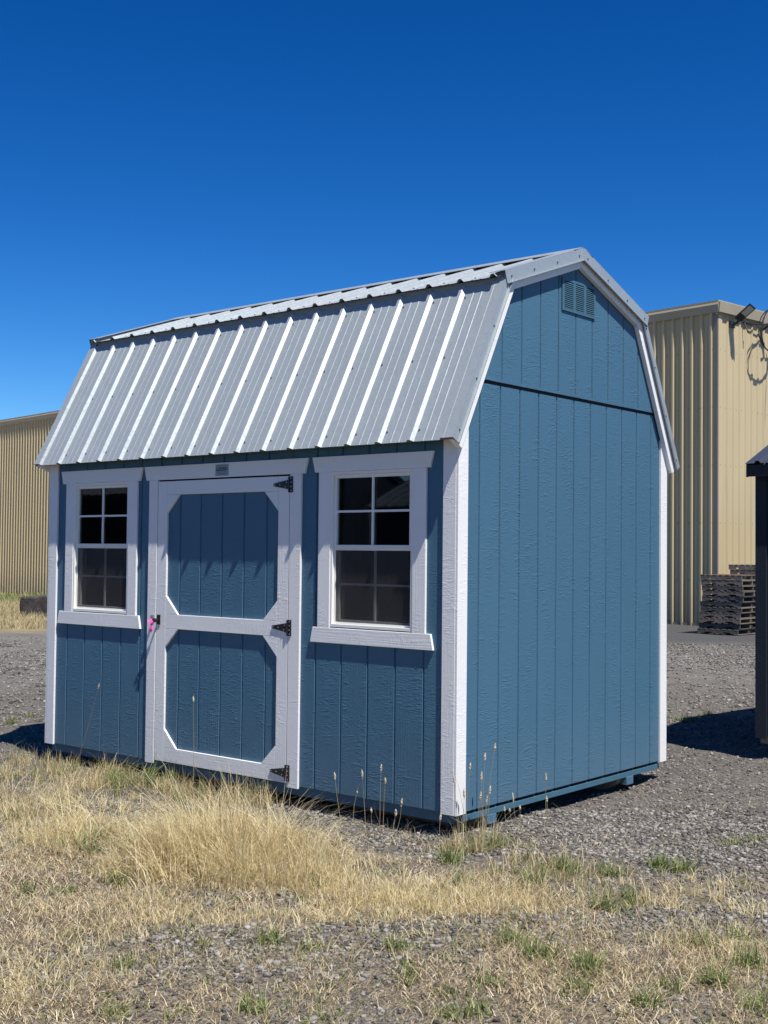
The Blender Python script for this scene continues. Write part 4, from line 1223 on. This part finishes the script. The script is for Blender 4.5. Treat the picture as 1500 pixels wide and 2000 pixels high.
# fallen straw lying flat everywhere
xy = field(24000, -0.36, 0.36, 3.8, 8.5); k = ~in_shed(xy[:, 0], xy[:, 1]) & ~((xy[:, 0] > -1.3) & (xy[:, 1] > -0.5) & (rng.random(len(xy)) < 0.9)); xy = xy[k]; n_ = len(xy)
L2.append(blades(xy, R(n_, 0.02, 0.05)+0.10*rng.random(n_)**6, R(n_, 0.001, 0.003), R(n_, 1.25, 1.33), R(n_, 0, 6.28), 0.2, 0.012))
M['thatch'] = bladesmat('straw_litter', [(0, (0.09, 0.065, 0.04)), (0.25, (0.27, 0.20, 0.12)), (0.6, (0.56, 0.44, 0.27)), (1, (0.80, 0.69, 0.47))], 0.15)
xy = field(110000, -0.36, 0.36, 3.8, 7.2)
d = np.sin(xy[:, 0]*2.1+0.5)*np.cos(xy[:, 1]*1.9+0.3)+0.5*np.sin(xy[:, 0]*5.3-xy[:, 1]*4.1)+0.35*np.sin(xy[:, 0]*13+xy[:, 1]*11)+rng.normal(0, 0.35, len(xy))
d -= 0.45*ss(4.9, 4.2, uof(xy[:, 0], xy[:, 1])) - 0.15*np.exp(-((uof(xy[:, 0], xy[:, 1])-5.35)/0.45)**2)
k = (d > 0.10) & ~in_shed(xy[:, 0], xy[:, 1]) & ~((xy[:, 0] > -1.3) & (xy[:, 1] > -0.55) & (rng.random(len(xy)) < 0.92)); xy = xy[k]; n_ = len(xy)
merge('straw_litter', [blades(xy, R(n_, 0.010, 0.030)+0.05*rng.random(n_)**5, R(n_, 0.0012, 0.0042), R(n_, 1.05, 1.33), R(n_, 0, 6.28), 0.3, 0.007)], M['thatch'], 'broken bits of dry straw matted over the soil')
# weeds lit and unlit along the foot of the front wall
for (px, py, sx, sy, k, h0, h1) in ((180, 1530, 0.5, 0.10, 1500, 0.05, 0.22), (420, 1550, 0.5, 0.08, 1300, 0.05, 0.20), (60, 1500, 0.3, 0.2, 900, 0.05, 0.20), (500, 1570, 0.25, 0.08, 700, 0.08, 0.26),
                                   (930, 1660, 0.16, 0.07, 700, 0.04, 0.16), (1100, 1700, 0.22, 0.10, 700, 0.03, 0.13), (1010, 1730, 0.3, 0.12, 900, 0.03, 0.14)):
    L2.append(mound(px, py, sx, sy, k, h0, h1, 0.1, 0.9, 0, 6.28))
# meadow strip in front of the warehouse
u_ = R(26000, 28.2, 50); a_ = R(26000, -0.34, -0.22); lat = a_*u_
xy = np.stack([4.0038-0.6397*u_+0.7686*lat, -5.4414+0.7686*u_+0.6397*lat], 1)
L2.append(blades(xy, R(len(xy), 0.05, 0.26), R(len(xy), 0.006, 0.016), R(len(xy), 0.1, 0.9), R(len(xy), 0, 6.28), 0.5))
L2.append(mound(925, 1655, 0.10, 0.06, 110, 0.14, 0.34, 0.05, 0.6, 0, 6.28, 0.002, 0.004, 0.05))
L2.append(mound(740, 1640, 0.16, 0.03, 60, 0.08, 0.24, 0.05, 0.7, 0, 6.28, 0.002, 0.004, 0.05))
merge('dry_grass', L2, M['straw2'], 'thin mixed dry grass and fallen straw over gravel')

L3 = []
def tuft(px, py, n, h, spread=0.045, lean=1.0):
    xy = patch(px, py, spread, spread, n); n = len(xy)
    return blades(xy, R(n, h*0.4, h), R(n, 0.003, 0.0075), R(n, 0.2, lean+0.15), R(n, 0, 6.28), 0.6)
tf = [(1050, 1880, 90, .09), (1130, 1930, 60, .07), (500, 1965, 60, .07), (655, 1980, 30, .04), (770, 1850, 50, .07), (530, 1845, 70, .07), (610, 1850, 40, .05), (250, 1885, 50, .06), (230, 1975, 50, .06), (620, 1740, 60, .10),
      (660, 1720, 60, .09), (50, 1745, 60, .06), (130, 1740, 50, .06), (310, 1750, 40, .05), (1000, 1850, 80, .08), (1150, 1900, 90, .10), (1180, 1780, 80, .11), (1230, 1760, 60, .10), (1290, 1690, 90, .10), (1330, 1700, 90, .09),
      (1310, 1920, 60, .06), (1400, 1910, 80, .10), (1460, 1880, 80, .10), (1440, 1830, 60, .08), (1370, 1840, 70, .08), (1090, 1700, 90, .08), (1110, 1705, 80, .08), (1190, 1710, 90, .08), (970, 1660, 80, .10), (880, 1690, 90, .10),
      (900, 1740, 60, .10), (1040, 1740, 60, .11), (870, 1940, 50, .05), (950, 1925, 50, .06), (800, 1910, 40, .06), (880, 1990, 60, .06), (930, 1985, 50, .06), (1260, 1960, 70, .08), (1480, 1960, 80, .08), (160, 1660, 60, .12),
      (190, 1640, 60, .13), (230, 1720, 60, .09), (380, 1590, 60, .10), (620, 1690, 50, .08), (350, 1560, 70, .10), (120, 1570, 80, .10), (230, 1545, 80, .12), (300, 1540, 60, .10), (1340, 1405, 60, .10), (1430, 1650, 50, .06), (1475, 1640, 50, .05), (1240, 1420, 40, .10), (1380, 1395, 50, .08),
      (20, 1410, 60, .08), (60, 1395, 50, .07)]
for (px, py, k, h) in tf:
    L3.append(tuft(px, py, int(k*1.4), h*1.15, 0.028))
    L3.append(tuft(px+random.uniform(-25, 25), py+random.uniform(-12, 12), k//2, h*0.7, 0.03))
for (px, py, sx, k, h0, h1) in ((170, 1525, 0.35, 380, 0.06, 0.20), (330, 1535, 0.30, 420, 0.08, 0.24), (480, 1555, 0.22, 260, 0.08, 0.26), (940, 1665, 0.14, 260, 0.04, 0.14), (1100, 1705, 0.20, 300, 0.03, 0.10), (60, 1600, 0.25, 160, 0.05, 0.14), (200, 1660, 0.12, 200, 0.08, 0.2)):
    L3.append(mound(px, py, sx, 0.07, k, h0, h1, 0.1, 0.9, 0, 6.28, 0.003, 0.007, 0.02))
for k in range(230):
    px, py = random.uniform(0, 1500), random.uniform(1690, 2000)
    L3.append(tuft(px, py, random.randint(6, 22), random.uniform(0.02, 0.055), 0.015))
u_ = R(5000, 44, 62); a_ = R(5000, -0.34, -0.22); lat = a_*u_
xy = np.stack([4.0038-0.6397*u_+0.7686*lat, -5.4414+0.7686*u_+0.6397*lat], 1)
L3.append(blades(xy, R(len(xy), 0.1, 0.4), R(len(xy), 0.01, 0.03), R(len(xy), 0.1, 0.9), R(len(xy), 0, 6.28), 0.5))
merge('weeds', L3, M['green'], 'small green weeds and grass tufts growing through gravel')

# ------------------------------------------------------------------ seed-head stalks, each one its own thing
M['stem'] = plain('dry_stem', (0.30, 0.24, 0.13), 0.7)
M['seed'] = plain('seed_head', (0.48, 0.40, 0.27), 0.8, noise_amt=0.3, nscale=90, bump=0.002)
STALKS = [(-3.67, 0.226, 0.134, 0.087, 0.565), (-2.718, 0.517, 0.004, -0.02, 0.532), (-0.787, -0.052, -0.024, -0.032, 0.279), (-0.674, -0.077, 0.033, 0.017, 0.232), (-0.592, -0.056, -0.011, -0.024, 0.33), (-0.54, -0.062, -0.001, -0.006, 0.125), (-0.491, -0.053, 0.014, -0.005, 0.38), (-0.478, -0.041, 0.017, 0.001, 0.304), (-0.411, -0.049, 0.024, 0.014, 0.138), (-0.408, -0.03, 0.024, 0.0, 0.122), (-0.387, -0.035, 0.043, 0.0, 0.203), (-0.021, -0.107, 0.006, -0.002, 0.16), (0.044, -0.03, -0.012, -0.026, 0.353), (0.1, -0.045, 0.029, 0.005, 0.433), (0.055, 0.0, 0.008, -0.005, 0.279), (0.066, 0.144, 0.011, -0.006, 0.347), (0.185, -0.014, 0.023, -0.002, 0.489), (0.151, 0.049, 0.06, 0.027, 0.527), (0.093, 0.141, 0.032, 0.014, 0.275), (0.095, 0.094, 0.012, -0.001, 0.248), (0.102, 0.1, 0.031, 0.016, 0.229), (0.053, 0.408, -0.003, -0.008, 0.122), (0.055, 0.486, -0.01, -0.026, 0.105), (0.05, 0.52, -0.01, -0.021, 0.188), (0.05, 0.546, 0.008, 0.002, 0.112), (0.085, 0.784, 0.004, -0.009, 0.271), (0.178, 0.648, 0.0, -0.008, 0.176)]
for i, (x, y, dx, dy, h) in enumerate(STALKS):
    if i == 0: x, y, dx, dy, h = -3.23, -0.13, 0.27, 0.0, 0.64
    if i == 1: x, y, dx, dy, h = -1.98, -0.13, -0.01, 0.0, 0.64
    if i == 0: lab, grp = 'tall leaning dry grass stalk in front of the left end of the shed', None
    elif i == 1: lab, grp = 'single upright dry grass stalk in front of the shed door', None
    elif i < 11: lab, grp = 'thin dry seed-head stalk below the right-hand shed window', 'dry stalks below the right window'
    elif i < 25: lab, grp = 'thin dry seed-head stalk in the cluster at the near shed corner', 'dry stalks at the near shed corner'
    else: lab, grp = ('taller' if i == 25 else 'shorter')+' of two lone seed-head stalks beside the gable wall', None
    z = H(x, y)-0.01
    e = empty('grass_stalk', (x, y, z), lab, 'grass stalk', grp)
    B = Vector((x, y, z)); Tp = Vector((x+dx, y+dy, z+h+0.01))
    mid = B.lerp(Tp, 0.5)+Vector((random.uniform(-0.01, 0.01), random.uniform(-0.01, 0.01), 0))
    hl = min(0.055, h*0.28)*random.uniform(0.8, 1.1)
    d = (Tp-mid).normalized()
    S0 = Tp-d*hl
    MB().tube([B, B.lerp(mid, 0.5)+Vector((0.002, 0, 0)), mid, S0+d*0.004], [0.0019, 0.0017, 0.0014, 0.001], 5).build('stem', M['stem'], e)
    lump_ = [S0+d*hl*t+Vector((random.uniform(-1, 1), random.uniform(-1, 1), 0))*0.0015 for t in np.linspace(0, 1, 8)]
    MB().tube(lump_, [0.0015, 0.004, 0.0056, 0.0065, 0.006, 0.005, 0.0035, 0.001], 7).build('seed_head', M['seed'], e)
